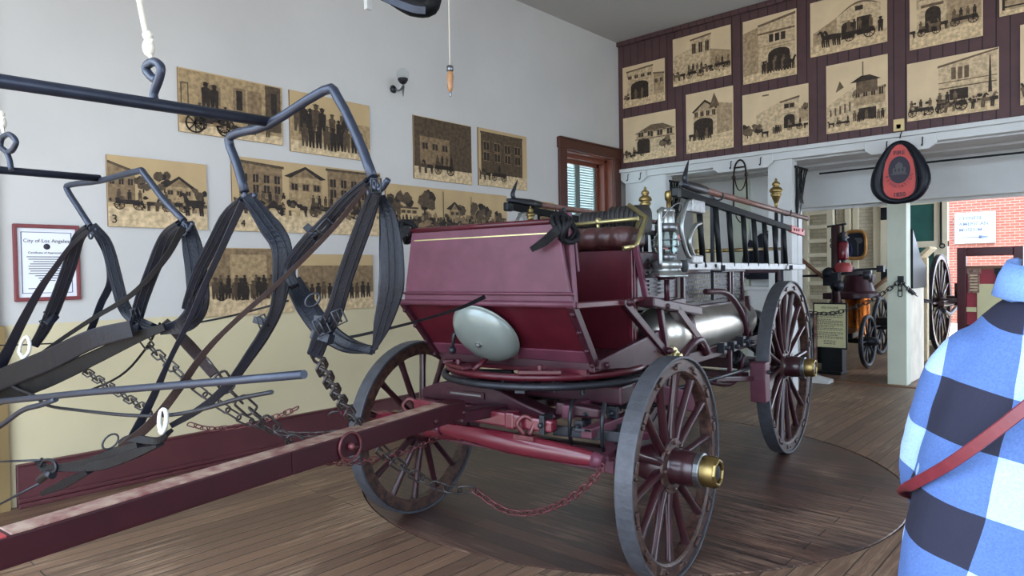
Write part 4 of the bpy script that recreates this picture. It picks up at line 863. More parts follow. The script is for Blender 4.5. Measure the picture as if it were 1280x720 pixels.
bs = MB().bar((.58, 1.25, .78), (.64, 1.93, .70), .035, .035).bar((.60, 1.5, .78), (.60, 1.5, .95), .03, .03, (1, 0, 0)).bar((-.6, 1.9, .72), (.6, 1.9, .72), .05, .05)
wp('brake_beam', bs, 'maroon_dark', .006)
brk = wp('brake_block', MB().prism([(RU-.05, RV-.7*cos(rad(a))-.005, .70+.7*sin(rad(a))) for a in (-14, -7, 0, 7, 10)]+[(RU-.05, RV-.83*cos(rad(a)), .70+.7*sin(rad(a))) for a in (10, 0, -14)], (.11, 0, 0)), 'maroon_purple', .008)
wp('brake_bolt', MB().lathe([(.014, 0), (.014, .02), (0, .024)], (RU+.06, RV-.76, .75), (1, 0, 0), 8), 'dark_iron', 0, brk)
ir = MB()
for v, z in ((1.35, .98), (1.55, .97), (1.75, .99), (1.9, .97)): ir.box((.6, v, z), (.05, .06, .07)).lathe([(.016, 0), (.016, .03), (0, .034)], (.62, v, z), (1, 0, 0), 8)
for k in range(6): ir.ring((.5, 1.9+.03*k, .86-.012*k), .05, .012, (0, 1, -.4), 16, 6)
ir.tube([(.5, .7, .78), (.62, 1.2, .80), (.62, 1.9, .78)], .013, 8)
wp('ironwork', ir, 'dark_iron', .004)
wp('rear_step', MB().span((-.45, 3.35, .62), (.45, 3.62, .65)).bar((-.4, 3.4, .64), (-.4, 3.1, .94), .03, .03).bar((.4, 3.4, .64), (.4, 3.1, .94), .03, .03), 'maroon_dark', .006)
wp('rear_post', MB().bar((.52, 3.05, .95), (.52, 3.1, 1.5), .03, .03, (1, 0, 0)).bar((-.52, 3.05, .95), (-.52, 3.1, 1.5), .03, .03, (1, 0, 0)).bar((-.52, 3.1, 1.48), (.52, 3.1, 1.48), .03, .03), 'maroon_dark', .004)
# ---- uprights that carry ladder and pike pole; finials
for v in (1.27, 2.98):
    for s_ in (-1, 1):
        up = MB().bar((s_*.57, v, 1.30 if v < 2 else 1.2), (s_*.57, v, 1.99), .022, .022, (1, 0, 0)).tube([(s_*.57, v, 1.985), (s_*.60, v, 1.955), (s_*.64, v, 1.965), (s_*.645, v, 2.0)], .007, 6, k=4)
        up.bar((s_*.56, v, 1.49), (s_*.64, v, 1.49), .03, .012)
        if s_ > 0: up.bar((.64, v, 1.49), (.64, v, 1.53), .012, .03, (1, 0, 0))
        wp('ladder_stanchion', up, 'dark_iron', .003)
FIN = [(.0, .02), (.012, .0), (.013, .04), (.026, .05), (.02, .06), (.018, .075), (.03, .10), (.056, .165), (.072, .19), (.056, .2), (.05, .205), (.078, .225), (.08, .24), (.066, .27), (.04, .285), (.036, .295), (.05, .31), (.046, .335), (.02, .355), (.014, .365), (.018, .38), (.0, .40)]
def finial(u, v, z0, s_, post): 
    f_ = wp('brass_finial', MB().lathe([(r*s_, z*s_) for r, z in FIN], (u, v, z0), n=24), 'brass')
    wp('finial_post', MB().tube([(u, v, post), (u, v, z0+.01)], .016, 8), 'dark_iron', 0, f_)
finial(.45, 3.25, 2.03, .72, 1.3); finial(.36, .70, 1.815, .5, 1.6); finial(-.5, .72, 1.80, .4, 1.5)
wp('brass_knob', MB().lathe([(.014, 0), (.014, .05), (.024, .06), (.026, .1), (.02, .115), (0, .12)], (.40, .96, 1.89), n=14).tube([(.40, .96, 1.6), (.40, .96, 1.9)], .012, 8), 'brass')
wp('hand_bar', MB().tube([(.54, 1.05, 1.62), (.54, 3.2, 1.68)], .013, 8), 'brass')

# ---- things carried on the wagon
def Ew(p): return E(*p)
def lantern():
    u, v, z = .6, .45, 1.462; t = empty('lantern', E(u, v, z), 'tall nickel hurricane lantern with clear glass standing on the right side of the wagon', 'lantern')
    o = E(u, v, z)
    part('base', MB().lathe([(0, 0), (.115, 0), (.118, .012), (.085, .03), (.075, .05), (.085, .055), (.085, .085), (.07, .095), (.04, .1), (0, .1)], o, n=32), 'nickel', t)
    part('burner', MB().lathe([(.035, .095), (.05, .105), (.05, .125), (.035, .135), (.03, .14)], o, n=24), 'steel', t)
    part('globe', MB().lathe([(.045, .135), (.062, .15), (.072, .18), (.068, .215), (.052, .25), (.045, .258)], o, n=28), 'glass_lamp', t)
    part('collar', MB().lathe([(.045, .253), (.062, .256), (.062, .298), (.05, .302)], o, n=28), 'steel', t)
    part('hood', MB().lathe([(.048, .298), (.044, .36), (.05, .365), (.05, .378), (.036, .388), (0, .39)], o, n=28), 'nickel', t)
    for s_ in (-1, 1):
        q = lambda a, zz: E(u, v+s_*a, z+zz)
        part('side_tube', MB().tube([q(.075, .07), q(.085, .1), q(.085, .32), q(.07, .37), q(.045, .38)], .013, 10, k=5), 'nickel', t)
    wi = MB()
    for zz in (.175, .21): wi.ring(o+V3((0, 0, zz)), .08, .003, n=28, k=5)
    part('wire_guard', wi, 'steel', t)
    part('bail', MB().tube([E(u, v-.09, z+.3), E(u+.06, v-.07, z+.38), E(u+.08, v, z+.41), E(u+.06, v+.07, z+.38), E(u, v+.09, z+.3)], .004, 6, k=5), 'steel', t)
lantern()
wp('lantern_bracket', MB().tube([(.6, .45, 1.33), (.6, .45, 1.462)], .016, 8).lathe([(.05, 0), (.05, .012), (0, .012)], (.6, .45, 1.449), n=16).tube([(.6, .45, 1.46), (.6, .30, 1.475)], .009, 6), 'maroon_dark')
def ladder(s_, label):
    u = .6*s_; t = empty('ladder', E(u, 2, 1.52), label, 'ladder')
    rb, rt = [(u, .60, 1.527), (u, 3.60, 1.515)], [(u, .60, 1.955), (u, 3.58, 1.83)]
    part('lower_rail', MB().bar(Ew(rb[0]), Ew(rb[1]), .03, .05), 'silver_paint', t, .005, 'silver rail with dark bolt heads' if s_ > 0 else None)
    part('upper_rail', MB().bar(Ew(rt[0]), Ew((u, 3.12, 1.85)), .03, .048), 'rail_black', t, .005)
    part('rail_end', MB().bar(Ew((u, 3.12, 1.85)), Ew(rt[1]), .031, .062), 'red_paint', t, .005, 'red painted rail end')
    bo = MB()
    for v in (.72, .86, 1.02, 1.2): bo.lathe([(.012, 0), (.012, .006), (0, .007)], E(u+s_*.014, v, 1.527), EU*s_, 10)
    for v in (3.2, 3.28, 3.36, 3.5): bo.lathe([(.012, 0), (.012, .006), (0, .007)], E(u+s_*.014, v, 1.845), EU*s_, 10)
    part('bolt_heads', bo, 'black_hole', t)
    for v in (.98, 1.28, 1.54, 1.85, 2.1, 2.37, 2.65, 2.94): part('rung', MB().tube([E(u, v+.04, 1.525), E(u, v-.03, 1.935-(v-.6)*.037)], .019, 10), 'black_paint', t)
    part('end_block', MB().box(E(u, .60, 1.95), (.04, .07, .06), X=EU, Y=EV), 'black_paint', t, .01)
    for dv, z0, z1 in ((.10, 1.57, 1.92), (.22, 1.55, 1.79)):
        part('roof_hook', MB().tube([E(u+.02, .60+dv+.12, z1), E(u+.02, .60+dv, z1-.03), E(u+.02, .54+dv-.02, (z0+z1)/2), E(u+.02, .60+dv, z0+.03), E(u+.02, .60+dv+.12, z0)], [.01, .014, .014, .013, .009], 10, k=6), 'nickel', t)
    part('hook_clamp', MB().box(E(u+.015*s_, .86, 1.885), (.05, .2, .075), X=EU, Y=EV), 'silver_paint', t, .008); part('hook_clamp', MB().box(E(u+.015*s_, .84, 1.565), (.05, .16, .05), X=EU, Y=EV), 'silver_paint', t, .008)
    part('front_clamp', MB().lathe([(.04, -.03), (.045, 0), (.04, .04)], E(u, .66, 1.52), n=16), 'black_paint', t)
ladder(1, 'black-runged ladder with a silver lower rail carried on the near side of the wagon')
ladder(-1, 'second ladder on the far side of the wagon, seen only over the dash top')
def pike(s_, label, v0=.62, dz=0.):
    u = .62*s_; t = empty('pike_pole', E(u, 2, 1.98), label, 'pike pole'); A, B = E(u, v0, 2.0+dz), E(u, v0+3.05, 1.965+dz)
    part('shaft', MB().tube([A.lerp(B, .09), B], .02, 10), 'pole_wood', t)
    part('socket', MB().tube([A, A.lerp(B, .03), A.lerp(B, .09), A.lerp(B, .13)], [.012, .024, .03, .025], 10), 'dark_iron', t)
    part('spike', MB().tube([A.lerp(B, .02), A], [.014, .002], 8), 'dark_iron', t)
    part('hook', MB().tube([A.lerp(B, .03), A.lerp(B, .02)+V3((0, 0, .04)), A.lerp(B, .028)+V3((0, 0, .09)), A.lerp(B, .04)+V3((0, 0, .15))], [.014, .016, .012, .003], 8, k=4), 'dark_iron', t)
pike(1, 'long pike pole with an upturned hook lying above the near ladder')
pike(-1, 'pike pole with an upturned hook on the far side, crossing in front of the window', .62)

# ================================================================== SWINGING HARNESS OVER THE POLE
VP = -1.87
def H(x, y, v=VP): return ev(x, y, v)
def face(p): return (CAM-p).normalized()
def Hs(l, v=VP): return [H(q[0], q[1], q[2] if len(q) > 2 else v) for q in l]
def sw(pxw, p): return pxw*(p-CAM).dot(cf)/FPX          # real width of something so many photo pixels wide there
def hanger(end, rod0, peakR, cornL, legR, legL, hookpx, ropetop, label, r):
    t = empty('harness_hanger', H(*end), label, 'harness hanger', 'iron harness hangers over the pole')
    e = H(*end)
    part('rod', MB().tube([rod0, rod0.lerp(e, .5), e], r, 12), 'blue_iron', t)
    part('crossbar', MB().tube([H(*legL[-1]), *[H(*q) for q in legL[:-1][::-1]], H(*cornL), e+V3((0, 0, -.01)), H(*peakR), *[H(*q) for q in legR]], r*.86, 10, k=3), 'blue_iron', t)
    hk = MB().tube([H(*q) for q in hookpx], r*.7, 8, k=4); part('eye_hook', hk, 'blue_iron', t)
    for q in (legR[-1], legL[-1]):
        p = H(*q); part('hook', MB().tube([p, p+V3((0, 0, -.02)), p+EU*.03+V3((0, 0, -.035)), p+EU*.06+V3((0, 0, -.01))], r*.5, 6, k=4).ring(p+V3((0, 0, -.03)), .022, .005, EV, 14, 6), 'blue_iron', t)
    return t
v0 = VP
hanger((335, 152), E(.3, -3.3, 1.93), (405, 113, VP+.03), (298, 166, VP), [(422, 122, VP+.03), (448, 175, VP+.02), (466, 222, VP)], [(286, 176, VP), (296, 205, VP), (306, 240, VP)],
       [(196, 132, -2.22), (192, 118, -2.22), (199, 98, -2.22), (201, 84, -2.22), (192, 77, -2.22), (182, 85, -2.22), (190, 97, -2.22), (197, 100, -2.22)], None, 'heavier dark iron hanger frame with the higher bent crossbar, nearest the engine prints', .017)
hanger((125, 223), E(-.86, -3.2, 1.90), (172, 214, VP), (88, 231, VP), [(180, 217, VP), (205, 250, VP), (230, 276, VP)], [(84, 237, VP), (97, 258, VP), (113, 283, VP)],
       [(14, 213, -2.2), (12, 200, -2.2), (8, 190, -2.2), (1, 183, -2.2), (3, 172, -2.2), (12, 168, -2.2), (20, 177, -2.2), (15, 188, -2.2), (9, 190, -2.2)], None, 'thinner dark iron hanger frame, lower and farther left, hung before print 3', .0145)
for (x0, y0), v, lab in (((190, 80), -2.22, 'white rope holding up the higher hanger frame'), ((5, 168), -2.2, 'white rope with a knotted end holding the lower hanger frame at the left edge')):
    b = H(x0, y0, v); d = (H(x0-16, y0-80, v)-b).normalized(); tp = b+d*((CEIL-b.z)/d.z)
    t = empty('rope', b, lab, 'rope', 'white ropes from the ceiling')
    part('cord', MB().tube([b+d*.03, tp], .008, 8), 'rope_white', t)
    part('knot', MB().ball(b+d*.05, .016, sq=1.6).ball(b+d*.085+EU*.008, .014).tube([b+d*.05, b+d*.07+EU*.025], .005, 6).tube([b, b+d*.04], .006, 6), 'rope_white', t)

def limb(mb, pts, w, t=.03, v=VP, pad=True):
    P = Hs(pts, v); N = face(P[len(P)//2])
    mb.strap(P, [sw(q, P[0]) for q in (w if isinstance(w, (list, tuple)) else [w, w])], t, N, k=6)
def buckle(mb, x, y, v, ang, s=.03):
    s *= .68
    c = H(x, y, v); N = face(c); a = EU.cross(N); a = (V3((0, 0, 1))-N*N.z).normalized(); b = N.cross(a)
    ca, sa = cos(rad(ang)), sin(rad(ang)); X, Y = b*ca+a*sa, a*ca-b*sa; c = c+N*.02
    mb.tube([c+X*s*.7+Y*s, c-X*s*.7+Y*s, c-X*s*.7-Y*s, c+X*s*.7-Y*s], .0035, 6, closed=True).tube([c+Y*s, c-Y*s*.8+N*.004], .003, 6)
    return mb
def collar(nm, label, limbs, buckles, loops=()):
    p0 = Hs(limbs[0][0])[0]; t = empty('horse_collar', p0, label, 'horse collar', 'split leather horse collars')
    for l in limbs:
        mb = MB(); limb(mb, *l[:2], t=l[2], v=l[3]); o = part(l[4], mb, 'leather_black', t)
        m2 = MB(); P = Hs(l[0], l[3]-.02); w = sw(l[1] if not isinstance(l[1], (list, tuple)) else l[1][0], P[0])
        for s_ in (-1, 1):
            N = face(P[0]); Q = catmull(P, 4); side = [(Q[min(i+1, len(Q)-1)]-Q[max(i-1, 0)]).normalized().cross(N)*(s_*w*.36) for i in range(len(Q))]
            m2.tube([a+b for a, b in zip(Q, side)], .0022, 4)
        part('stitching', m2, 'leather_soft', o)
    for b in buckles: part('buckle', buckle(MB(), *b), 'dark_iron', t)
    for lp in loops:
        mb = MB(); limb(mb, [lp[0], lp[1]], lp[2], .022, lp[3]-.008); part('keeper', mb, 'leather_black', t)
    return t
collar('B', 'black split collar hanging from the lower frame, its near half ending in a rounded pad',
       [([(112, 284), (98, 298), (86, 335), (71, 376), (57, 408), (44, 430)], [11, 16, 17, 12], .03, VP, 'collar_half'),
        ([(118, 284), (133, 304), (143, 340), (153, 378), (166, 398), (192, 410)], [10, 14, 14, 10], .03, VP+.01, 'collar_half'),
        ([(226, 280), (208, 296), (194, 330), (178, 372), (170, 402), (166, 420)], [12, 18, 17, 13], .03, VP+.0, 'collar_half'),
        ([(234, 280), (240, 306), (246, 345), (247, 382), (232, 404), (206, 412)], [16, 24, 26, 24, 12], .045, VP+.03, 'collar_half')],
       [(56, 404, VP-.01, -28, .028), (170, 392, VP-.01, -14, .03), (60, 392, VP-.01, -28, .022)], [((62, 398), (67, 401), 16, VP), ((163, 410), (176, 412), 9, VP)])
collar('A', 'black split collar hanging from the higher frame beside the wagon dash',
       [([(303, 250), (286, 268), (268, 302), (246, 345), (232, 384)], [10, 17, 16, 10], .03, VP, 'collar_half'),
        ([(311, 248), (331, 275), (351, 306), (352, 345), (346, 385), (330, 418), (312, 445), (292, 474)], [15, 26, 22, 15, 14, 12], .035, VP, 'collar_half'),
        ([(460, 226), (432, 250), (404, 282), (386, 300), (366, 326), (362, 342), (368, 358)], [9, 18, 18, 14], .03, VP, 'collar_half'),
        ([(470, 240), (458, 272), (444, 310), (430, 350), (418, 390), (404, 416), (394, 442)], [15, 22, 22, 22, 24, 22], .035, VP, 'collar_half'),
        ([(477, 246), (485, 272), (489, 310), (489, 360), (478, 405), (468, 436)], [10, 22, 30, 32, 22, 6], .02, VP+.05, 'side_pad'),
        ([(366, 352), (384, 384), (404, 410), (432, 430), (466, 438)], [22, 26, 26, 20, 8], .022, VP+.08, 'belly_pad')],
       [(407, 284, VP-.015, 42, .032), (328, 402, VP-.015, -20, .028), (402, 408, VP-.02, -24, .036), (470, 232, VP-.02, 0, .026), (424, 396, VP-.02, -24, .03)],
       [((320, 400), (338, 404), 9, VP), ((392, 418), (414, 424), 12, VP), ((396, 398), (416, 400), 8, VP), ((396, 296), (384, 284), 10, VP)])
tg = empty('ring_terret', H(388, 376), 'small iron oval ring on the belly pad of the higher collar', 'ring'); part('oval', MB().ring(H(391, 375, VP), .016, .004, face(H(391, 375)), 20, 6, sx=1.5), 'dark_iron', tg)

def strap_thing(name, label, pts, w, mats='leather_black', t=.006, v=VP, group=None, cat='strap'):
    mb = MB(); limb(mb, pts, w, t, v); return solo(name, mb, mats, label, cat, group)
strap_thing('breast_strap', 'broad black breast strap running from the left edge up to the buckled collar end', [(-40, 494), (0, 475), (60, 450), (115, 424), (165, 411)], [26, 22, 15], v=VP-.06, t=.008)
strap_thing('breast_strap', 'second breast strap, darker and narrower, just under the broad one', [(-40, 512), (0, 496), (60, 474), (120, 446), (175, 420), (206, 409)], [20, 18, 12, 6], 'leather_soft', v=VP-.02, t=.008)
strap_thing('rein', 'thin black rein climbing from the white ring at the left edge to the lower collar', [(20, 468), (60, 436), (110, 402), (165, 368), (205, 325), (229, 284)], [4, 6], 'leather_soft', v=VP-.03, cat='rein')
strap_thing('pole_strap', 'blue-black strap slanting down under the thin rein on the far left', [(120, 290), (134, 318), (138, 352), (126, 380), (110, 420), (88, 455)], [9, 8], v=VP+.08)
strap_thing('hip_strap', 'grey-black strap dropping past the certificate to the left edge', [(111, 288), (90, 306), (68, 336), (50, 362), (28, 402), (6, 446), (-30, 510)], [5, 6, 8, 11, 14, 24], v=VP-.04)
strap_thing('pole_strap', 'brown strap with a worn face below the rounded collar pad', [(206, 402), (225, 420), (248, 445), (268, 468)], [10, 14, 12], 'leather_brown', v=VP+.1)
strap_thing('rein', 'long black rein crossing from the higher frame down to the belly band, left one', [(304, 252), (282, 300), (256, 356), (236, 402), (212, 450), (192, 495), (165, 548)], [9, 8, 7, 14], v=VP-.02, cat='rein')
strap_thing('rein', 'long black rein from under the higher collar down to the belly band, right one', [(458, 234), (412, 290), (350, 352), (300, 396), (258, 438), (222, 488), (188, 530), (152, 560)], [6, 7, 8, 14, 18], 'leather_brown', v=VP-.06, cat='rein')
strap_thing('rein', 'dark rein hanging from the buckled right half of the higher collar to the white ring', [(296, 470), (270, 496), (244, 515), (214, 532)], [12, 10, 8], v=VP+.02, cat='rein')
strap_thing('rein', 'thin driving rein stretched from the higher collar up to the wagon bell', [(392, 446, VP), (416, 425, VP+.1), (450, 419, -1.6), (520, 402, -1.1), (575, 385, -.72), (606, 371, -.52)], [4, 4, 5, 9], 'leather_soft', v=VP, cat='rein')
def tied(lab, tail, cx, cy, v, n):
    t = empty('rein', H(cx, cy, v), lab, 'rein'); mb = MB(); limb(mb, tail, [7, 11, 12, 9], .006, v); part('tail', mb, 'leather_soft', t)
    m2 = MB(); c = H(cx, cy, v)
    for k in range(n): m2.tube([c+EV*(.05*cos(a)-.0)+EU*(.018*k-.03+.02*sin(a*2+k))+V3((0, 0, .055*sin(a)-.008*k)) for a in [2*pi*i/14 for i in range(14)]], .013, 7, closed=True)
    part('knot', m2, 'leather_soft', t)
tied('dark rein tied in a knot round the top corner of the dash beside the seat', [(664, 312, -.5), (680, 302, -.5), (695, 289, -.5), (706, 280, -.46)], 707, 282, -.43, 4)
tied('dark rein looped over the far top corner of the dash', [(492, 300, -.5), (500, 294, -.5), (507, 288, -.48), (513, 286, -.46)], 512, 289, -.43, 2)
cord = MB().tube(Hs([(-20, 432, VP+.1), (30, 431, VP+.1), (95, 428, VP+.1), (130, 425, VP+.1)]), .004, 6).tube(Hs([(100, 493, VP+.12), (150, 470, VP+.12), (182, 436, VP+.12), (200, 404, VP+.12)]), .005, 6, k=5); solo('cord', cord, 'leather_soft', 'thin black cord curving behind the lower collar straps', 'cord')
solo('cord', MB().tube(Hs([(243, 404, VP+.15), (275, 398, VP+.15), (320, 387, VP+.15), (360, 376, VP+.15)]), .004, 6, k=4), 'leather_soft', 'thin black cord from the rounded pad across the lowest print', 'cord')
sb_ = empty('spreader_bar', H(115, 490), 'long blue-grey iron spreader bar lying level above the pole', 'bar')
part('bar', MB().tube(Hs([(-60, 509), (0, 502), (115, 490), (300, 475), (380, 468)], VP-.1), [.016, .014, .013], 10), 'blue_iron', sb_)
part('fork', MB().tube(Hs([(-30, 552), (0, 533), (28, 513), (52, 506), (70, 499)], VP-.1), .012, 8, k=4), 'blue_iron', sb_)
part('lower_rod', MB().tube(Hs([(0, 470), (20, 485), (42, 494), (60, 507), (100, 513), (160, 519), (210, 519), (255, 511), (300, 498), (340, 490)], VP-.04), .007, 8, k=4), 'dark_iron', sb_)
def white_ring(pts, lab, v): solo('ring', MB().tube(Hs(pts, v), .008, 8, k=4, closed=False), 'ring_white', lab, 'ring', 'white rings in the harness')
white_ring([(28, 446), (24, 440), (27, 428), (33, 421), (37, 428), (36, 440), (29, 448), (27, 445)], 'white oval ring at the left end of the straps', VP-.04)
white_ring([(201, 540), (199, 528), (201, 514), (205, 511), (208, 518), (207, 532), (203, 541), (200, 538)], 'white oval ring above the belly band', VP-.06)
bb_ = empty('belly_band', H(130, 580), 'black leather belly band with tug ends hanging low over the maroon pole', 'belly band')
for nm, pts, w in (('tug', [(176, 556), (140, 566), (104, 579), (60, 586), (50, 577)], [12, 10, 12, 12]), ('band', [(200, 556), (170, 566), (130, 580), (90, 586), (54, 585)], [4, 14, 16, 8, 6]), ('band', [(112, 588), (82, 604), (55, 616)], [8, 12, 7]), ('tug', [(152, 552), (164, 548), (196, 551), (212, 540)], [6, 10, 5])):
    mb = MB(); limb(mb, pts, w, .03, VP-.05); part(nm, mb, 'leather_soft', bb_)
part('buckle', MB().ring(H(138, 552, VP-.05), .022, .004, face(H(138, 552)), 16, 6, sx=1.5), 'dark_iron', bb_)
part('tug_loop', MB().tube(Hs([(50, 583), (56, 575), (68, 577), (70, 588), (60, 592)], VP-.07), .007, 6, k=4), 'dark_iron', bb_)
part('cockeye', MB().tube(Hs([(50, 600), (60, 592), (66, 594)], VP-.07), .018, 8), 'dark_iron', bb_)
part('trace_rod', MB().tube(Hs([(-40, 652), (0, 630), (52, 603)], VP-.06), .006, 8).tube(Hs([(-30, 577), (0, 577), (52, 575)], VP-.06), .005, 8), 'dark_iron', bb_)

def chain_thing(lab, pts, L, r, m='chain_iron', name='chain', v=VP, wd=.27):
    return solo(name, MB().chain([H(q[0], q[1], q[2] if len(q) > 2 else v) for q in pts], L*1.1, r*.72, 0, 8, wd), m, lab, 'chain')
chain_thing('dark chain hanging from the rounded collar pad and slanting down behind the reins', [(180, 424, VP+.05), (190, 436, VP+.05), (221, 464, VP+.05), (248, 487, VP+.1), (293, 518, VP+.2), (328, 534, VP+.3)], .058, .0055)
chain_thing('long-linked chain from the right collar down to the pole eye', [(262, 452, VP+.06), (274, 468, VP+.1), (290, 490, VP+.16), (318, 516, VP+.26), (340, 533, VP+.34), (366, 550, VP+.42), (386, 560, VP+.48), (398, 570, -1.36)], .085, .007)
chain_thing('short dark chain under the broad breast strap', [(96, 456, VP+.02), (116, 470, VP+.02), (140, 485, VP+.02), (165, 501, VP+.02), (188, 513, VP+.02)], .055, .005)
chain_thing('thin maroon chain drooping along the top of the baseboard', [(236, 530, -1.45), (262, 536, -1.4), (290, 534, -1.35), (315, 530, -1.3), (345, 521, -1.25), (372, 510, -1.2)], .04, .0045, 'chain_maroon')
chain_thing('thin dark chain hanging in a shallow curve just above the pole', [(322, 530, -1.3), (345, 540, -1.25), (382, 543, -1.2), (425, 540, -1.1), (470, 530, -1.0)], .04, .0045)
tr_ = empty('trace_chain', H(440, 520, -1.2), 'long trace chain looping down to the near swingletree tip', 'chain')
part('iron_length', MB().chain([H(396, 446, -1.75), H(414, 480, -1.55), H(436, 515, -1.3), H(460, 545, -1.1), H(490, 575, -.9), H(526, 598, -.72), H(560, 611, -.6), H(592, 612, -.5)], .09, .0055, wd=.26), 'chain_iron', tr_)
part('painted_length', MB().chain([H(592, 612, -.5), H(630, 637, -.45), H(665, 641, -.42), H(700, 630, -.41), H(730, 610, -.405), H(748, 592, -.40), E(.635, -.40, .615)], .045, .0045), 'chain_maroon', tr_)
chain_thing('thin maroon chain from the swingletree across the wheel to the pole eye', [(551, 545, -.42), (520, 560, -.6), (480, 572, -.8), (440, 578, -1.0), (405, 577, -1.2), (376, 572, -1.36)], .045, .0045, 'chain_maroon')

# pull cord with turned handle, dark saddle pad on hangers near the ceiling
b = deep(563, 115, 4.3); tp = V3((b.x, b.y, CEIL)); t = empty('pull_cord', b, 'pull cord with a turned wooden handle hanging from the ceiling', 'pull cord')
part('handle', MB().lathe([(0, 0), (.012, .005), (.019, .03), (.017, .06), (.021, .09), (.018, .115), (.012, .13)], b, n=16), 'wood_handle', t)
part('ferrule', MB().lathe([(.012, .125), (.021, .13), (.021, .16), (.01, .165)], b, n=16).lathe([(.006, -.03), (.01, -.02), (.008, 0)], b, n=10), 'steel', t)
part('cord', MB().tube([b+V3((0, 0, .16)), tp], .004, 6), 'rope_white', t)
b = deep(512, 8, 4.4); t = empty('hanging_saddle', b, 'dark blue-black padded saddle hanging at the top edge of view', 'saddle')
part('pad', MB().tube([deep(470, -14, 4.4), deep(492, -3, 4.4), deep(515, 5, 4.4), deep(536, 6, 4.4), deep(544, -16, 4.45)], [.02, .05, .075, .07, .05], 14, k=5).ball(deep(537, 4, 4.38), .065), 'leather_soft', t)
part('lining', MB().strap([deep(466, -10, 4.38), deep(492, 2, 4.36), deep(516, 11, 4.34), deep(532, 13, 4.34)], .05, .012, face(b)), 'blue_iron', t)
part('suspension_post', MB().span(b+deep(455, 12, 4.5)-b+V3((0, 0, 0)), V3((deep(464, 12, 4.5).x, deep(455, 12, 4.5).y+.04, CEIL))), 'white_paint', t); part('suspension_post', MB().span(b+deep(534, 15, 4.6)-b, V3((deep(547, 15, 4.6).x, deep(534, 15, 4.6).y+.04, CEIL))), 'white_paint', t)

# ================================================================== BACK ROOM
def far_ladder():
    t = empty('wall_ladder', on_axis(1022, 460, 1, 14.8), 'white wooden ladder of broad steps standing against the brick wall of the back room', 'ladder')
    x0, x1, x2 = [on_axis(x, 320, 1, 14.8).x for x in (1005, 1010, 1036)]; x3 = x2+.1
    for xa, xb in ((x0, x0+.1), (x2-.02, x3)): part('rail', MB().span((xa, 14.74, 0), (xb, 14.86, 2.72)), 'cream_paint', t, .008)
    for k in range(9): part('step', MB().span((x0+.1, 14.74, .28+k*.29), (x2-.02, 14.9, .36+k*.29)), 'cream_paint', t, .006)
far_ladder()
t = empty('oval_picture', on_axis(1068, 322, 1, 14.8), 'dark rounded picture in a gold frame on the back room wall', 'picture'); c = on_axis(1069, 306, 1, 14.8); n = 36
rr = lambda a, b_, e: [V3((a*math.copysign(abs(cos(2*pi*i/n))**e, cos(2*pi*i/n)), 0, b_*math.copysign(abs(sin(2*pi*i/n))**e, sin(2*pi*i/n)))) for i in range(n)]
W_ = sw(13, c)*.95; H_ = sw(17, c)
part('frame', MB().tube([c+p for p in rr(W_, H_, .55)], .035, 8, closed=True), 'gold_frame', t)
pi_ = MB().prism([c+p for p in rr(W_, H_, .55)], (0, .02, 0), 0); 
for dx, dz, w_, h_, m in ((-.1, -.1, .05, .14, 1), (-.09, -.08, .015, .1, 2), (-.11, -.1, .03, .015, 2), (.08, .08, .06, .06, 2), (.02, .12, .03, .02, 2), (.05, -.05, .012, .18, 2)): pi_.prism([c+V3((dx+w_*cos(2*pi*i/14), -.004, dz+h_*sin(2*pi*i/14))) for i in range(14)], (0, .003, 0), m)
part('painting', pi_, ['navy_cloth', 'ink_blue', 'steel'], t)

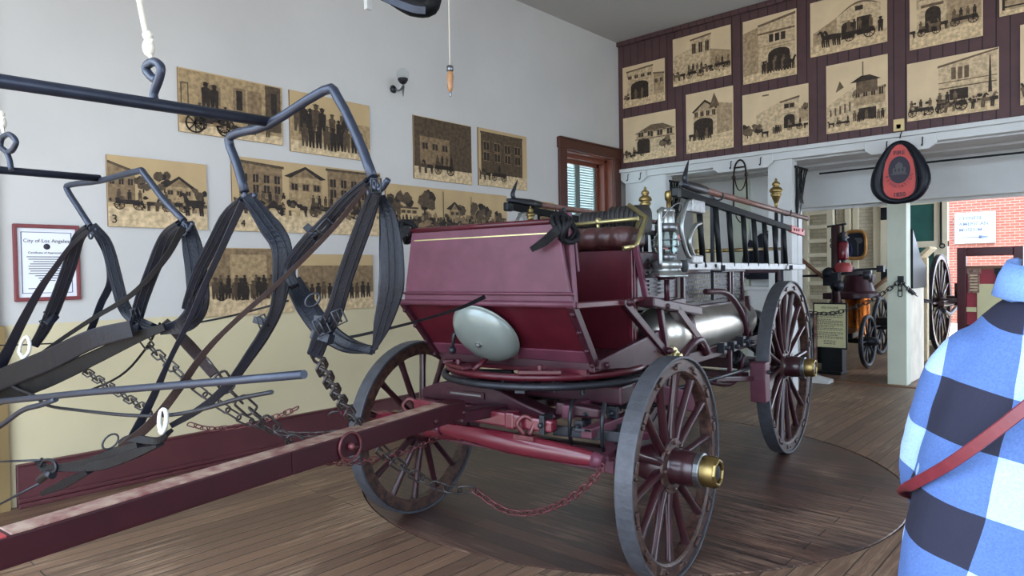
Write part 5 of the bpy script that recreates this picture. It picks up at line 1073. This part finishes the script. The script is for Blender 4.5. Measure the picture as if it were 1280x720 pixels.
def pump_engine():
    t = empty('hand_pump_engine', on_axis(1070, 455, 2, 0), 'old copper-barrelled pump engine with a red lamp in the back room', 'pump engine')
    Q = lambda x, y, Y=11.7: on_axis(x, y, 1, Y)
    c = Q(1072, 400, 12.0); k = sw(1, c)
    part('barrel', MB().lathe([(0, 0), (14*k, 0), (14.5*k, 2*k), (14*k, 5*k), (14*k, 52*k), (15*k, 54*k), (15*k, 57*k), (0, 57*k)], V3((c.x, c.y, c.z-28*k)), n=32), 'copper', t)
    hd_ = MB().lathe([(26*k, 28*k), (26*k, 34*k), (20*k, 36*k), (17*k, 48*k), (14*k, 56*k), (0, 58*k)], c, n=20).box(c+V3((-14*k, 0, 30*k)), (46*k, 30*k, 8*k)).box(c+V3((4*k, 0, 52*k)), (30*k, 14*k, 9*k)).lathe([(5*k, 56*k), (5*k, 66*k), (0, 67*k)], c+V3((-8*k, 0, 0)), n=12)
    part('pump_head', hd_, 'maroon_dark', t, .01)
    part('manifold', MB().tube([c+V3((-18*k, 0, 60*k)), c+V3((16*k, 0, 60*k))], 4*k, 10).box(c+V3((2*k, -8*k, 58*k)), (26*k, 4*k, 6*k)), 'steel', t)
    m = Q(1045, 380, 11.4); tz = Q(1045, 283, 11.4)
    part('mast', MB().tube([V3((m.x, m.y, .35)), V3((m.x, m.y, tz.z))], 5*k, 12).ring(V3((m.x-.04, m.y, tz.z-.3)), .04, .008, (0, 1, 0), 14, 6).ring(V3((m.x-.05, m.y, tz.z-.22)), .03, .008, (0, 1, 0), 14, 6), 'wheel_maroon', t)
    part('mast_top', MB().bar(tz-V3((.13, 0, 0)), tz+V3((.15, 0, .03)), .02, .03).tube([tz, tz+V3((.0, 0, .16)), tz+V3((-.01, 0, .3))], .008, 6).ball(tz+V3((-.01, 0, .31)), .018), 'dark_iron', t)
    l = Q(1054, 325, 11.4); part('lamp', MB().lathe([(.04, 0), (.07, .01), (.075, .03), (.075, .26), (.06, .28)], l, n=20), 'glass_red', t)
    part('lamp_cap', MB().lathe([(.08, .28), (.04, .32), (.09, .35), (.03, .38), (.06, .41), (.015, .44), (.012, .55), (0, .56)], l, n=18), 'dark_iron', t); part('lamp_foot', MB().lathe([(.03, -.08), (.08, -.07), (.03, -.03), (.04, 0)], l, n=16), 'dark_iron', t)
    part('signal_base', MB().lathe([(.13, 0), (.13, .08), (.09, .14), (.0, .15)], Q(1054, 340, 11.4), n=18), 'red_plain', t)
    lv_ = MB().tube([Q(1003, 345, 11.4), Q(1045, 344, 11.5)], .018, 8).tube([Q(1045, 344, 11.5), Q(1072, 337, 11.9), Q(1100, 336, 11.9)], .018, 8).box(Q(1101, 336, 11.9), (.1, .1, .1)).tube([Q(1074, 344, 11.7), Q(1082, 344, 11.7)], .02, 8).lathe([(.07, 0), (.07, .09), (.0, .09)], Q(1080, 344, 11.7), (1, 0, 0), 14)
    part('pump_lever', lv_, 'dark_iron', t)
    part('drag_handle', MB().tube([Q(1001, 324, 11.2), Q(1042, 357, 11.5)], .03, 8), 'wood_brown', t); part('drag_handle', MB().tube([Q(1092, 361, 12.2), Q(1117, 341, 12.4)], .03, 8), 'wood_brown', t)
    part('hose_pad', MB().box(Q(1040, 349, 11.3), (.22, .16, .2)).ball(Q(1036, 342, 11.3), .1).ball(Q(1046, 357, 11.3), .1), 'leather_black', t)
    f0, f1 = Q(1085, 460, 11.1), 0
    for Y, X, r in ((11.14, -2.95, .40), (12.95, -3.22, .50), (11.14, -3.75, .40), (12.95, -3.95, .50)):
        w = part('wheel', MB().ring((X, Y, r), r-.035, .035, (1, 0, 0), 36, 8), 'dark_iron', t)
        part('hub', MB().lathe([(0, -.12), (.06, -.1), (.08, 0), (.06, .1), (.04, .16), (0, .16)], (X, Y, r), (1, 0, 0), 16), 'dark_iron', w)
        for a in range(10): part('spoke', MB().tube([V3((X, Y, r))+V3((0, cos(2*pi*a/10), sin(2*pi*a/10)))*.06, V3((X, Y, r))+V3((0, cos(2*pi*a/10), sin(2*pi*a/10)))*(r-.05)], .016, 6), 'dark_iron', w)
    part('chassis', MB().bar((-3.35, 10.9, .48), (-3.55, 13.2, .52), .5, .08).bar((-3.8, 11.14, .4), (-2.9, 11.14, .4), .07, .07).bar((-4.0, 12.95, .5), (-3.1, 12.95, .5), .08, .08).box((-2.95, 12.4, .62), (.35, .3, .12)), 'black_paint', t, .01)
    part('footboard', MB().box((-3.45, 10.75, .3), (.36, .3, .42)), 'black_paint', t, .02)
pump_engine()
# notice on a stand
def notice():
    a, b, c = on_axis(1018, 380, 1, 10.25), on_axis(1057, 380, 1, 10.25), on_axis(1018, 433, 1, 10.25)
    t = empty('notice_stand', V3(((a.x+b.x)/2, 10.3, 0)), 'pale yellow typed notice board on a black stand before the pump engine', 'notice')
    part('board', MB().span((a.x-.02, 10.25, c.z-.02), (b.x+.02, 10.27, a.z+.02)), 'black_paint', t)
    sh = MB().span((a.x, 10.245, c.z), (b.x, 10.25, a.z), 0); xm, w = (a.x+b.x)/2, b.x-a.x
    merge(sh, letters('FIRE ENGINE', .042, (xm, 10.244, a.z-.05), (1, 0, 0), (0, -1, 0)), 1); r = random.Random(3)
    z = a.z-.10
    for i in range(22):
        z -= .021 if i not in (4, 12, 17) else .036
        if z < c.z+.03: break
        L = w*(.84 if i % 5 != 4 else r.uniform(.4, .7)) if i < 17 else w*.4; x0 = xm-w*.42 if i < 17 else xm-L/2; x = x0
        while x < x0+L:
            q = r.uniform(.014, .045); sh.span((x, 10.2435, z), (min(x+q, x0+L), 10.245, z+.008), 1); x += q+.009
    part('typed_sheet', sh, ['paper_cream', 'ink'], t)
    part('stand', MB().bar((xm, 10.3, 0), (xm, 10.3, a.z-.1), .05, .04, (1, 0, 0)).box((xm, 10.32, .02), (.34, .3, .04)).box((xm+.03, 10.32, .2), (.28, .2, .34)), 'black_paint', t, .006)
    part('stake', MB().bar((a.x+.03, 10.2, 0), (a.x+.03, 10.2, .86), .06, .03, (1, 0, 0)), 'wood_worn', t, .004)
notice()
q = on_axis(1026, 478, 2, 0); solo('wheel_chock', MB().prism([(q.x-.13, q.y-.1, 0), (q.x+.13, q.y-.1, 0), (q.x+.13, q.y-.1, .04), (q.x-.1, q.y-.1, .09)], (0, .2, 0)), 'white_paint', 'white wooden chock on the floor behind the rear wheel hub', 'chock', bev=.005)
# barrier chain and its hook on the post
Y_ = 9.68; K = lambda x, y: on_axis(x, y, 1, Y_)
solo('barrier_chain', MB().chain([K(928, 362), K(948, 372), K(972, 381), K(1003, 389), K(1035, 392), (K(1062, 386)), K(1088, 376), K(1106, 365), K(1124, 352)], .07, .006), 'dark_iron', 'dark barrier chain sagging across the opening to the pale post', 'chain')
solo('barrier_chain', MB().chain([K(1126, 352), on_axis(1136, 362, 1, 9.7), on_axis(1151, 374, 1, 11.0), on_axis(1162, 377, 1, 12)], .07, .006), 'dark_iron', 'dark barrier chain running from the pale post to the cart wheel', 'chain')
hp = K(1125, 350); t = empty('chain_hook', hp, 'black iron hook plate with a dangling link on the pale post', 'hook')
part('plate', MB().box(hp+V3((0, .03, .01)), (.07, .012, .08)).ring(hp+V3((0, 0, .0)), .022, .007, (0, 1, 0), 14, 6), 'dark_iron', t, .003)
part('dangling_link', MB().chain([hp, hp+V3((0, 0, -.08)), hp+V3((0, 0, -.2))], .085, .006), 'dark_iron', t)
# right of the post
p = lambda x, y: on_axis(x, y, 1, 10.0)
solo('slanted_panel', MB().prism([(-2.13, 9.95, 1.22), (-2.13, 10.72, 1.22), (-2.13, 10.72, 1.50), (-2.13, 10.4, 1.62), (-2.13, 9.95, 1.98)], (.03, 0, 0)), 'black_paint', 'black slant-topped panel fixed above the plank wing wall', 'panel', bev=.004)
t = empty('reading_stand', V3((on_axis(1155, 430, 1, 12.5).x, 12.5, 0)), 'pale wooden reading stand with a tilted top beyond the plank wing wall', 'stand'); b = on_axis(1155, 430, 1, 12.5); b.z = 0; tp = on_axis(1155, 322, 1, b.y)
part('post', MB().bar((b.x, b.y, 0), (b.x, b.y, tp.z), .12, .12, (1, 0, 0)), 'wood_pale', t, .01)
part('tilted_top', MB().bar(on_axis(1146, 326, 1, b.y)+V3((0, 0, -.02)), on_axis(1166, 309, 1, b.y), .5, .05), 'wood_pale', t, .01)
def hose_cart():
    Y = 14.2; c = on_axis(1175, 368, 1, Y); r = sw(60, c); c.z = r; t = empty('hand_cart', V3((c.x, c.y, 0)), 'maroon hand-drawn cart with a tall spoked wheel by the back doorway', 'cart')
    for dx in (0, 1.15):
        if dx and c.x+dx > 1.4: continue
        o = c+V3((dx, 0, 0)); w = part('wheel', MB().lathe([(r-.09, -.03), (r-.02, -.03), (r-.02, .03), (r-.09, .03), (r-.09, -.03)], o, (1, 0, 0), 48, sm=False), 'wheel_maroon', t, .004)
        part('tyre', MB().lathe([(r-.02, -.035), (r, -.035), (r, .035), (r-.02, .035), (r-.02, -.035)], o, (1, 0, 0), 48, sm=False), 'dark_iron', w)
        part('hub', MB().lathe([(0, -.2), (.06, -.2), (.09, -.08), (.09, .08), (.06, .2), (0, .2)], o, (1, 0, 0), 18), 'wheel_maroon', w)
        for i in range(14): part('spoke', MB().tube([o+V3((0, cos(2*pi*i/14), sin(2*pi*i/14)))*.08, o+V3((0, cos(2*pi*i/14), sin(2*pi*i/14)))*(r-.08)], .018, 6), 'wheel_maroon', w)
    part('axle', MB().tube([c+V3((-.25, 0, 0)), c+V3((1.3, 0, 0))], .05, 10), 'wheel_maroon', t)
    part('frame', MB().bar(c+V3((.2, -1.0, .02)), c+V3((.2, 1.0, .02)), .08, .09).bar(c+V3((.95, -1.0, .02)), c+V3((.95, 1.0, .02)), .08, .09).bar(c+V3((.1, -.6, .06)), c+V3((1.05, -.6, .06)), .06, .06).bar(c+V3((.1, .1, .06)), c+V3((1.05, .1, .06)), .3, .12), 'wheel_maroon', t, .01)
    part('spring', MB().tube([c+V3((.15, -.6, -.1)), c+V3((.15, 0, -.2)), c+V3((.15, .6, -.1))], .035, 8, k=4), 'dark_iron', t)
    part('lamp_bracket', MB().tube([c+V3((.3, -.3, .1)), c+V3((.3, -.3, .35))], .03, 8), 'wheel_maroon', t)
hose_cart()
def red_board():
    Y = 12.5; G = lambda x, y: on_axis(x, y, 1, Y); a, b, cc = G(1196, 310), G(1277, 308), G(1200, 400)
    t = empty('display_board', V3(((a.x+b.x)/2, Y, 0)), 'tall red display board with two plaques and a cream notice in a maroon frame', 'display board')
    x0, x1, zt = a.x, b.x+.02, a.z
    fr_ = MB().span((x0, Y, 0), (x0+.12, Y+.1, zt)).span((x1-.12, Y, 0), (x1, Y+.1, zt)).span((x0+.12, Y+.005, zt-.13), (x1-.12, Y+.095, zt-.002)).span((x0+.12, Y+.005, .5), (x1-.12, Y+.095, .6)).span((x0-.1, Y-.25, 0), (x0+.2, Y+.35, .06)).span((x1-.2, Y-.25, 0), (x1+.1, Y+.35, .06))
    part('frame', fr_, 'maroon', t, .01)
    z1 = G(1237, 332).z; part('panel', MB().span((x0+.12, Y+.04, .6), (x1-.12, Y+.07, z1)), 'board_red', t, .004); part('panel_rail', MB().span((x0+.12, Y+.02, z1-.06), (x1-.12, Y+.08, z1)), 'wood_brown', t, .004)
    for x, m in ((1217, 'wood_worn'), (1252, 'black_paint')):
        k = G(x, 352); pl = MB().span((k.x-.07, Y+.01, k.z-.17), (k.x+.07, Y+.04, k.z+.19), 0).span((k.x-.09, Y+.005, k.z+.12), (k.x+.09, Y+.04, k.z+.2), 0)
        for i in range(6): pl.span((k.x-.05, Y+.006, k.z-.14+i*.045), (k.x+.05, Y+.01, k.z-.12+i*.045), 1)
        part('plaque', pl, [m, 'wood_pale'], t, .003)
    n0, n1 = G(1221, 355), G(1252, 402); part('notice', MB().span((n0.x, Y+.02, n1.z-.05), (n1.x, Y+.04, n0.z)), 'paper_cream', t, .003)
    n0, n1 = G(1206, 384), G(1220, 390); part('strip', MB().span((n0.x, Y+.02, n1.z), (n1.x, Y+.04, n0.z)), 'paper_cream', t, .003)
red_board()
def museum_sign():
    Y = 21.93; a, b = on_axis(1193, 267, 1, Y), on_axis(1244, 303, 1, Y); xm = (a.x+b.x)/2; h = a.z-b.z
    t = empty('museum_sign', V3((xm, Y, b.z)), 'white sign with faint blue lettering and an arrow on the sunlit brick wall', 'sign')
    part('panel', MB().span((a.x, Y, b.z), (b.x, Y+.07, a.z)), 'sign_white', t, .006)
    mb = MB()
    for i, w in enumerate(('CHINESE', 'AMERICAN', 'MUSEUM')): merge(mb, letters(w, h*.165, (a.x+.1, Y-.004, a.z-h*(.18+.19*i)), (1, 0, 0), (0, -1, 0), align='LEFT', bold=.004))
    mb.span((a.x+.15, Y-.006, b.z+h*.18), (b.x-.3, Y-.002, b.z+h*.21)).prism([(b.x-.36, Y-.006, b.z+h*.12), (b.x-.1, Y-.006, b.z+h*.195), (b.x-.36, Y-.006, b.z+h*.27)], (0, .004, 0))
    part('lettering', mb, 'sign_ink', t)
museum_sign()
# coat on a peg and low white cabinet behind the ladder
def coat():
    p = on_axis(958, 292, 1, 9.6); t = empty('hanging_coat', p-V3((0, 0, .64)), 'navy coat on a peg behind the ladder', 'coat'); n = 22; vs = []; L = [(0, .07, .05), (-.06, .15, .08), (-.14, .2, .1), (-.35, .21, .11), (-.5, .23, .12), (-.64, .24, .13)]
    for z, a, b in L:
        for k in range(n): g = 1+.07*sin(5*2*pi*k/n+z*4); vs.append(p+V3((a*cos(2*pi*k/n)*g+.03*z, b*sin(2*pi*k/n)*g-.05, z)))
    part('coat_body', MB().add(vs, [(i*n+k, i*n+(k+1) % n, (i+1)*n+(k+1) % n, (i+1)*n+k) for i in range(len(L)-1) for k in range(n)]+[tuple(range(n)), tuple((len(L)-1)*n+k for k in range(n))], 0, True), 'navy_cloth', t)
    for s_ in (-1, 1): part('sleeve', MB().tube([p+V3((s_*.16, -.06, -.1)), p+V3((s_*.24, -.08, -.3)), p+V3((s_*.26, -.09, -.5)), p+V3((s_*.25, -.12, -.6))], [.06, .065, .055, .05], 12, k=4), 'navy_cloth', t)
    part('peg', MB().tube([p+V3((0, .15, .03)), p+V3((0, -.06, .03)), p+V3((0, -.08, .07))], .014, 8), 'wood_brown', t)
coat()
a, b = on_axis(934, 358, 1, 9.2), on_axis(966, 358, 1, 9.2)
solo('low_cabinet', MB().span((a.x, 9.2, 0), (b.x, 9.7, a.z-.05)).span((a.x-.03, 9.17, a.z-.05), (b.x+.03, 9.7, a.z)).span((a.x+.05, 9.185, .12), (b.x-.05, 9.2, a.z-.15)), 'white_paint', 'low white cabinet in the recess behind the rear wheel', 'cabinet', bev=.006)

# ================================================================== THE VISITOR
def person():
    PX = V3((-.085, 1.63, 0)); t = empty('person', PX, 'person seen from behind in a blue buffalo-check shirt with a maroon bag strap', 'person', None, rad(20))
    R_ = M4.Rotation(rad(20), 4, 'Z'); T = lambda x, y, z: PX+R_ @ V3((x, y, z))     # x right, y forward
    # body: one continuous skin-modifier figure
    J = {'pelvis': (0, 0, .92, .13), 'waist': (0, 0, 1.08, .125), 'chest': (0, .0, 1.24, .11), 'neckb': (-.015, .01, 1.42, .05), 'neck': (.0, .03, 1.50, .058), 'head': (.045, .06, 1.58, .08), 'crown': (.058, .06, 1.66, .072)}
    for s_, n in ((-1, 'l'), (1, 'r')):
        J.update({n+'hip': (s_*.095, 0, .86, .095), n+'knee': (s_*.11, .03, .48, .06), n+'ank': (s_*.115, -.02, .09, .04), n+'toe': (s_*.13, .15, .045, .035), n+'sh': (s_*.15, 0, 1.29, .035), n+'elb': (s_*.203, .13, 1.06, .035), n+'wri': (s_*.172, .29, .93, .027), n+'palm': (s_*.165, .365, .925, .03)})
    ed = [('pelvis', 'waist'), ('waist', 'chest'), ('chest', 'neckb'), ('neckb', 'neck'), ('neck', 'head'), ('head', 'crown')]
    for n in 'lr': ed += [('pelvis', n+'hip'), (n+'hip', n+'knee'), (n+'knee', n+'ank'), (n+'ank', n+'toe'), ('chest', n+'sh'), (n+'sh', n+'elb'), (n+'elb', n+'wri'), (n+'wri', n+'palm')]
    fing = [(.03, .075, 0), (.012, .09, .0), (-.008, .085, 0), (-.026, .068, 0)]
    for s_, n in ((-1, 'l'), (1, 'r')):
        px, py, pz, _ = J[n+'palm']
        for i, (dx, L, _q) in enumerate(fing):
            J[n+'f%da' % i] = (px, py+.04, pz+dx, .0095); J[n+'f%db' % i] = (px-s_*.01, py+.04+L*.5, pz+dx*1.05, .0085); J[n+'f%dc' % i] = (px-s_*.032, py+.03+L*.85, pz+dx*1.05-.006, .0075)
            ed += [(n+'palm', n+'f%da' % i), (n+'f%da' % i, n+'f%db' % i), (n+'f%db' % i, n+'f%dc' % i)]
        J[n+'t0'] = (px-s_*.01, py+.0, pz+.038, .012); J[n+'t1'] = (px-s_*.022, py+.035, pz+.056, .0095); ed += [(n+'palm', n+'t0'), (n+'t0', n+'t1')]
    ks = list(J); me = bpy.data.meshes.new('body'); me.from_pydata([T(*J[k][:3]) for k in ks], [(ks.index(a), ks.index(b)) for a, b in ed], [])
    o = bpy.data.objects.new('body', me); col.objects.link(o); o.parent = t; o.matrix_parent_inverse = (M4.Translation(PX) @ t.rotation_euler.to_matrix().to_4x4()).inverted()
    sk = o.modifiers.new('skin', 'SKIN'); sk.use_smooth_shade = True
    if not me.skin_vertices: 
        bm = bmesh.new(); bm.from_mesh(me); bm.verts.layers.skin.verify(); bm.to_mesh(me); bm.free()
    for i, k in enumerate(ks): me.skin_vertices[0].data[i].radius = (J[k][3], J[k][3]); me.skin_vertices[0].data[i].use_root = (k == 'pelvis')
    ss = o.modifiers.new('sub', 'SUBSURF'); ss.levels = 2; ss.render_levels = 2
    me.materials.append(mat('skin', (206, 160, 134), .55))
    def loft(name, L, m, parent=t, n=32, cap=True, e=.85, rough=None):
        vs = []
        for cx, cy, z, a, b in L:
            for k in range(n):
                q = 2*pi*k/n; vs.append(T(cx+a*math.copysign(abs(cos(q))**e, cos(q)), cy+b*math.copysign(abs(sin(q))**e, sin(q)), z))
        return MB().add(vs, [(i*n+k, i*n+(k+1) % n, (i+1)*n+(k+1) % n, (i+1)*n+k) for i in range(len(L)-1) for k in range(n)]+([tuple(range(n)), tuple((len(L)-1)*n+k for k in range(n))] if cap else []), 0, True)
    # head: skull, face with brow, nose, mouth, chin, ears, hair
    hc = V3((.06, .07, 1.60)); hm = MB(); nU, nV = 28, 20; vs = []
    for i in range(nV+1):
        f = pi*i/nV
        for k in range(nU):
            q = 2*pi*k/nU; x = .076*sin(f)*sin(q); y = .096*sin(f)*cos(q); z = -.118*cos(f); fr_ = max(0, cos(q))**2*sin(f)
            if z < -.02: x *= 1-.25*(-z-.02)/.1; y *= 1-.08*(-z-.02)/.1
            if cos(q) > .88: y += .022*math.exp(-((z+.018)/.022)**2)+.006*math.exp(-((z+.058)/.012)**2)+.008*math.exp(-((z+.1)/.02)**2)
            if .6 < cos(q) < .95: y -= .008*math.exp(-((z-.008)/.014)**2)
            vs.append(T(hc.x+x, hc.y+y, hc.z+z))
    hm.add(vs, [(i*nU+k, i*nU+(k+1) % nU, (i+1)*nU+(k+1) % nU, (i+1)*nU+k) for i in range(nV) for k in range(nU)], 0, True)
    for s_ in (-1, 1): hm.add([T(hc.x+s_*.078+s_*.01*cos(j)*(.6 if r_ else 1), hc.y-.005+.018*cos(j)*(1-.3*r_), hc.z-.01+.03*sin(j)*(1-.3*r_)) for r_ in (0, 1) for j in [2*pi*i/12 for i in range(12)]], [(i, (i+1) % 12, 12+(i+1) % 12, 12+i) for i in range(12)]+[tuple(range(12)), tuple(12+i for i in range(12))], 0, True)
    part('head', hm, 'skin', t)
    hr = MB(); vs = []
    for i in range(15):
        f = pi*(.0+.74*i/14)
        for k in range(28):
            q = 2*pi*k/28; lim = 1 if cos(q) < .35 else .52; ff = f*lim; vs.append(T(hc.x+.086*sin(ff)*sin(q), hc.y-.006+.104*sin(ff)*cos(q), hc.z+.006+.124*cos(ff)))
    hr.add(vs, [(i*28+k, i*28+(k+1) % 28, (i+1)*28+(k+1) % 28, (i+1)*28+k) for i in range(14) for k in range(28)], 0, True); part('hair', hr, mat('hair_brown', (62, 46, 38), .6, bump=.5, bscale=120), t)
    # shirt: torso, sleeves and collar fused into one cloth
    sm = MB(); tor = [(0, .0, .76, .288, .175), (0, 0, .86, .286, .172), (0, 0, .98, .272, .166), (0, 0, 1.10, .248, .158), (0, 0, 1.22, .226, .15), (0, 0, 1.30, .206, .14), (.0, .0, 1.36, .175, .118), (-.012, .0, 1.405, .125, .095), (-.018, .005, 1.435, .082, .074), (-.02, .01, 1.455, .068, .068)]
    sm = loft('x', tor, None)
    for s_ in (-1, 1): sm.tube([T(s_*.12, 0, 1.335), T(s_*.165, .02, 1.27), T(s_*.19, .06, 1.18), T(s_*.203, .12, 1.07), T(s_*.19, .21, .99), T(s_*.175, .28, .937)], [.075, .076, .07, .066, .056, .044], 18, k=4)
    so2 = part('shirt', sm, None or 'navy_cloth', t); so2.data.materials.clear(); so2.data.materials.append(plaid(T))
    rm = so2.modifiers.new('remesh', 'REMESH'); rm.mode = 'VOXEL'; rm.voxel_size = .009; rm.use_smooth_shade = True
    cs = so2.modifiers.new('smooth', 'SMOOTH'); cs.factor = .6; cs.iterations = 10
    tx = bpy.data.textures.new('folds', 'CLOUDS'); tx.noise_scale = .11; dm = so2.modifiers.new('folds', 'DISPLACE'); dm.texture = tx; dm.strength = .012; dm.mid_level = .5
    cl = MB(); n = 30; vs = []
    for r_, z, a in ((0, 1.435, .084), (1, 1.47, .076), (2, 1.500, .071), (3, 1.505, .078), (4, 1.478, .092), (5, 1.442, .102)):
        for k in range(n):
            q = rad(-235+290*k/(n-1)); vs.append(T(-.02+a*cos(q), .008+a*.95*sin(q), z+.012*sin(q)))
    cl.add(vs, [(i*n+k, i*n+k+1, (i+1)*n+k+1, (i+1)*n+k) for i in range(5) for k in range(n-1)], 0, True)
    c_ = part('shirt_collar', cl, 'navy_cloth', t); c_.data.materials.clear(); c_.data.materials.append(mat('collar_blue', (104, 138, 196), .85, var=.12, scale=240)); c_.modifiers.new('th', 'SOLIDIFY').thickness = .004
    # trousers and shoes
    tz = loft('x', [(0, 0, .80, .19, .135), (0, 0, .9, .192, .14), (0, 0, .98, .18, .13)], None)
    for s_ in (-1, 1): tz.tube([T(s_*.09, 0, .88), T(s_*.1, .01, .7), T(s_*.11, .03, .48), T(s_*.115, 0, .25), T(s_*.115, -.015, .09)], [.105, .095, .075, .07, .07], 18, k=4)
    part('trousers', tz, mat('denim', (48, 58, 84), .85, var=.15, scale=60), t)
    for s_ in (-1, 1): part('shoe', MB().tube([T(s_*.115, -.05, .045), T(s_*.117, .0, .05), T(s_*.125, .1, .045), T(s_*.132, .19, .036), T(s_*.134, .225, .03)], [.04, .045, .045, .036, .015], 14, k=4), 'leather_black', t)
    # shoulder bag worn across the back
    bg_ = empty('shoulder_bag', T(.0, -.1, .9), 'maroon leather bag strap crossing the checked shirt', 'bag')
    st_ = [T(.12, .05, 1.425), T(.075, -.07, 1.43), T(.02, -.115, 1.385), T(-.06, -.158, 1.315), T(-.14, -.168, 1.235), T(-.212, -.128, 1.15), T(-.258, -.05, 1.085), T(-.27, .02, 1.05), T(-.26, .1, 1.02), T(-.2, .18, .985), T(-.1, .2, .95)]
    part('strap', MB().strap(st_, .021, .006, (T(0, -1, .25)-T(0, 0, 0)).normalized(), k=8), mat('strap_maroon', (104, 36, 46), .4, var=.1, scale=40), bg_)
    part('bag', MB().add([T(x, y, z) for z in (.76, .97) for x, y in ((-.12, .19), (.08, .19), (.08, .26), (-.12, .26))], [(0, 1, 2, 3), (4, 5, 6, 7), (0, 1, 5, 4), (1, 2, 6, 5), (2, 3, 7, 6), (3, 0, 4, 7)]), 'strap_maroon', bg_, .02)
def plaid(T):
    m = bpy.data.materials.new('plaid'); m.use_nodes = True; n = m.node_tree.nodes; l = m.node_tree.links; MATS['plaid'] = m; b = n['Principled BSDF']; b.inputs['Roughness'].default_value = .85
    tc = n.new('ShaderNodeTexCoord'); no = n.new('ShaderNodeTexNoise'); no.inputs['Scale'].default_value = 3; l.new(tc.outputs['Object'], no.inputs['Vector'])
    mx0 = n.new('ShaderNodeVectorMath'); mx0.operation = 'MULTIPLY_ADD'; l.new(no.outputs['Color'], mx0.inputs[0]); mx0.inputs[1].default_value = (.06, .0, .06); l.new(tc.outputs['Object'], mx0.inputs[2])
    mpr = n.new('ShaderNodeMapping'); mpr.inputs['Rotation'].default_value = (0, rad(-13), rad(-14)); l.new(mx0.outputs[0], mpr.inputs['Vector']); sp = n.new('ShaderNodeSeparateXYZ'); l.new(mpr.outputs[0], sp.inputs[0])
    def band(src, off, per=.215):
        a = n.new('ShaderNodeMath'); a.operation = 'MULTIPLY_ADD'; l.new(src, a.inputs[0]); a.inputs[1].default_value = 1/per; a.inputs[2].default_value = off
        f = n.new('ShaderNodeMath'); f.operation = 'FRACT'; l.new(a.outputs[0], f.inputs[0]); g = n.new('ShaderNodeMath'); g.operation = 'GREATER_THAN'; l.new(f.outputs[0], g.inputs[0]); g.inputs[1].default_value = .5
        return g.outputs[0]
    bx = band(sp.outputs['X'], 10.19); bz = band(sp.outputs['Z'], 10.25)
    ad = n.new('ShaderNodeMath'); ad.operation = 'ADD'; l.new(bx, ad.inputs[0]); l.new(bz, ad.inputs[1]); dv = n.new('ShaderNodeMath'); dv.operation = 'MULTIPLY'; l.new(ad.outputs[0], dv.inputs[0]); dv.inputs[1].default_value = .5
    w = n.new('ShaderNodeTexNoise'); w.inputs['Scale'].default_value = 260; l.new(tc.outputs['Object'], w.inputs['Vector'])
    rp = n.new('ShaderNodeValToRGB'); rp.color_ramp.interpolation = 'CONSTANT'; e = rp.color_ramp.elements
    e[0].position = 0; e[0].color = (*lin((150, 180, 224)), 1); e[1].position = .25; e[1].color = (*lin((70, 98, 152)), 1); k = e.new(.75); k.color = (*lin((20, 22, 44)), 1)
    l.new(dv.outputs[0], rp.inputs['Fac'])
    mm = n.new('ShaderNodeMix'); mm.data_type = 'RGBA'; mm.blend_type = 'OVERLAY'; mm.inputs['Factor'].default_value = .35; l.new(rp.outputs['Color'], mm.inputs[6]); l.new(w.outputs['Fac'], mm.inputs[7]); l.new(mm.outputs[2], b.inputs['Base Color'])
    return m
person()

# ================================================================== LIGHT
wd_ = bpy.data.worlds.new('sky'); sc.world = wd_; wd_.use_nodes = True
bg = wd_.node_tree.nodes['Background']; bg.inputs['Color'].default_value = (.69, .82, 1.0, 1); bg.inputs['Strength'].default_value = 5.0
sl = bpy.data.lights.new('sun', 'SUN'); sl.energy = 7; sl.angle = .01; sl.color = (1, .93, .82)
so_ = bpy.data.objects.new('sun', sl); col.objects.link(so_)
so_.rotation_euler = V3((-.5, .2, -.9)).to_track_quat('-Z', 'Y').to_euler(); so_.location = (6, -4, 8)
sc.view_settings.view_transform = 'Standard'; sc.view_settings.look = 'None'; sc.view_settings.gamma = 1; sc.view_settings.use_curve_mapping = False
sc.view_settings.exposure = 0.6
sc.cycles.use_denoising = True
sc.cycles.max_bounces = 10; sc.cycles.diffuse_bounces = 6; sc.cycles.glossy_bounces = 4; sc.cycles.transmission_bounces = 6
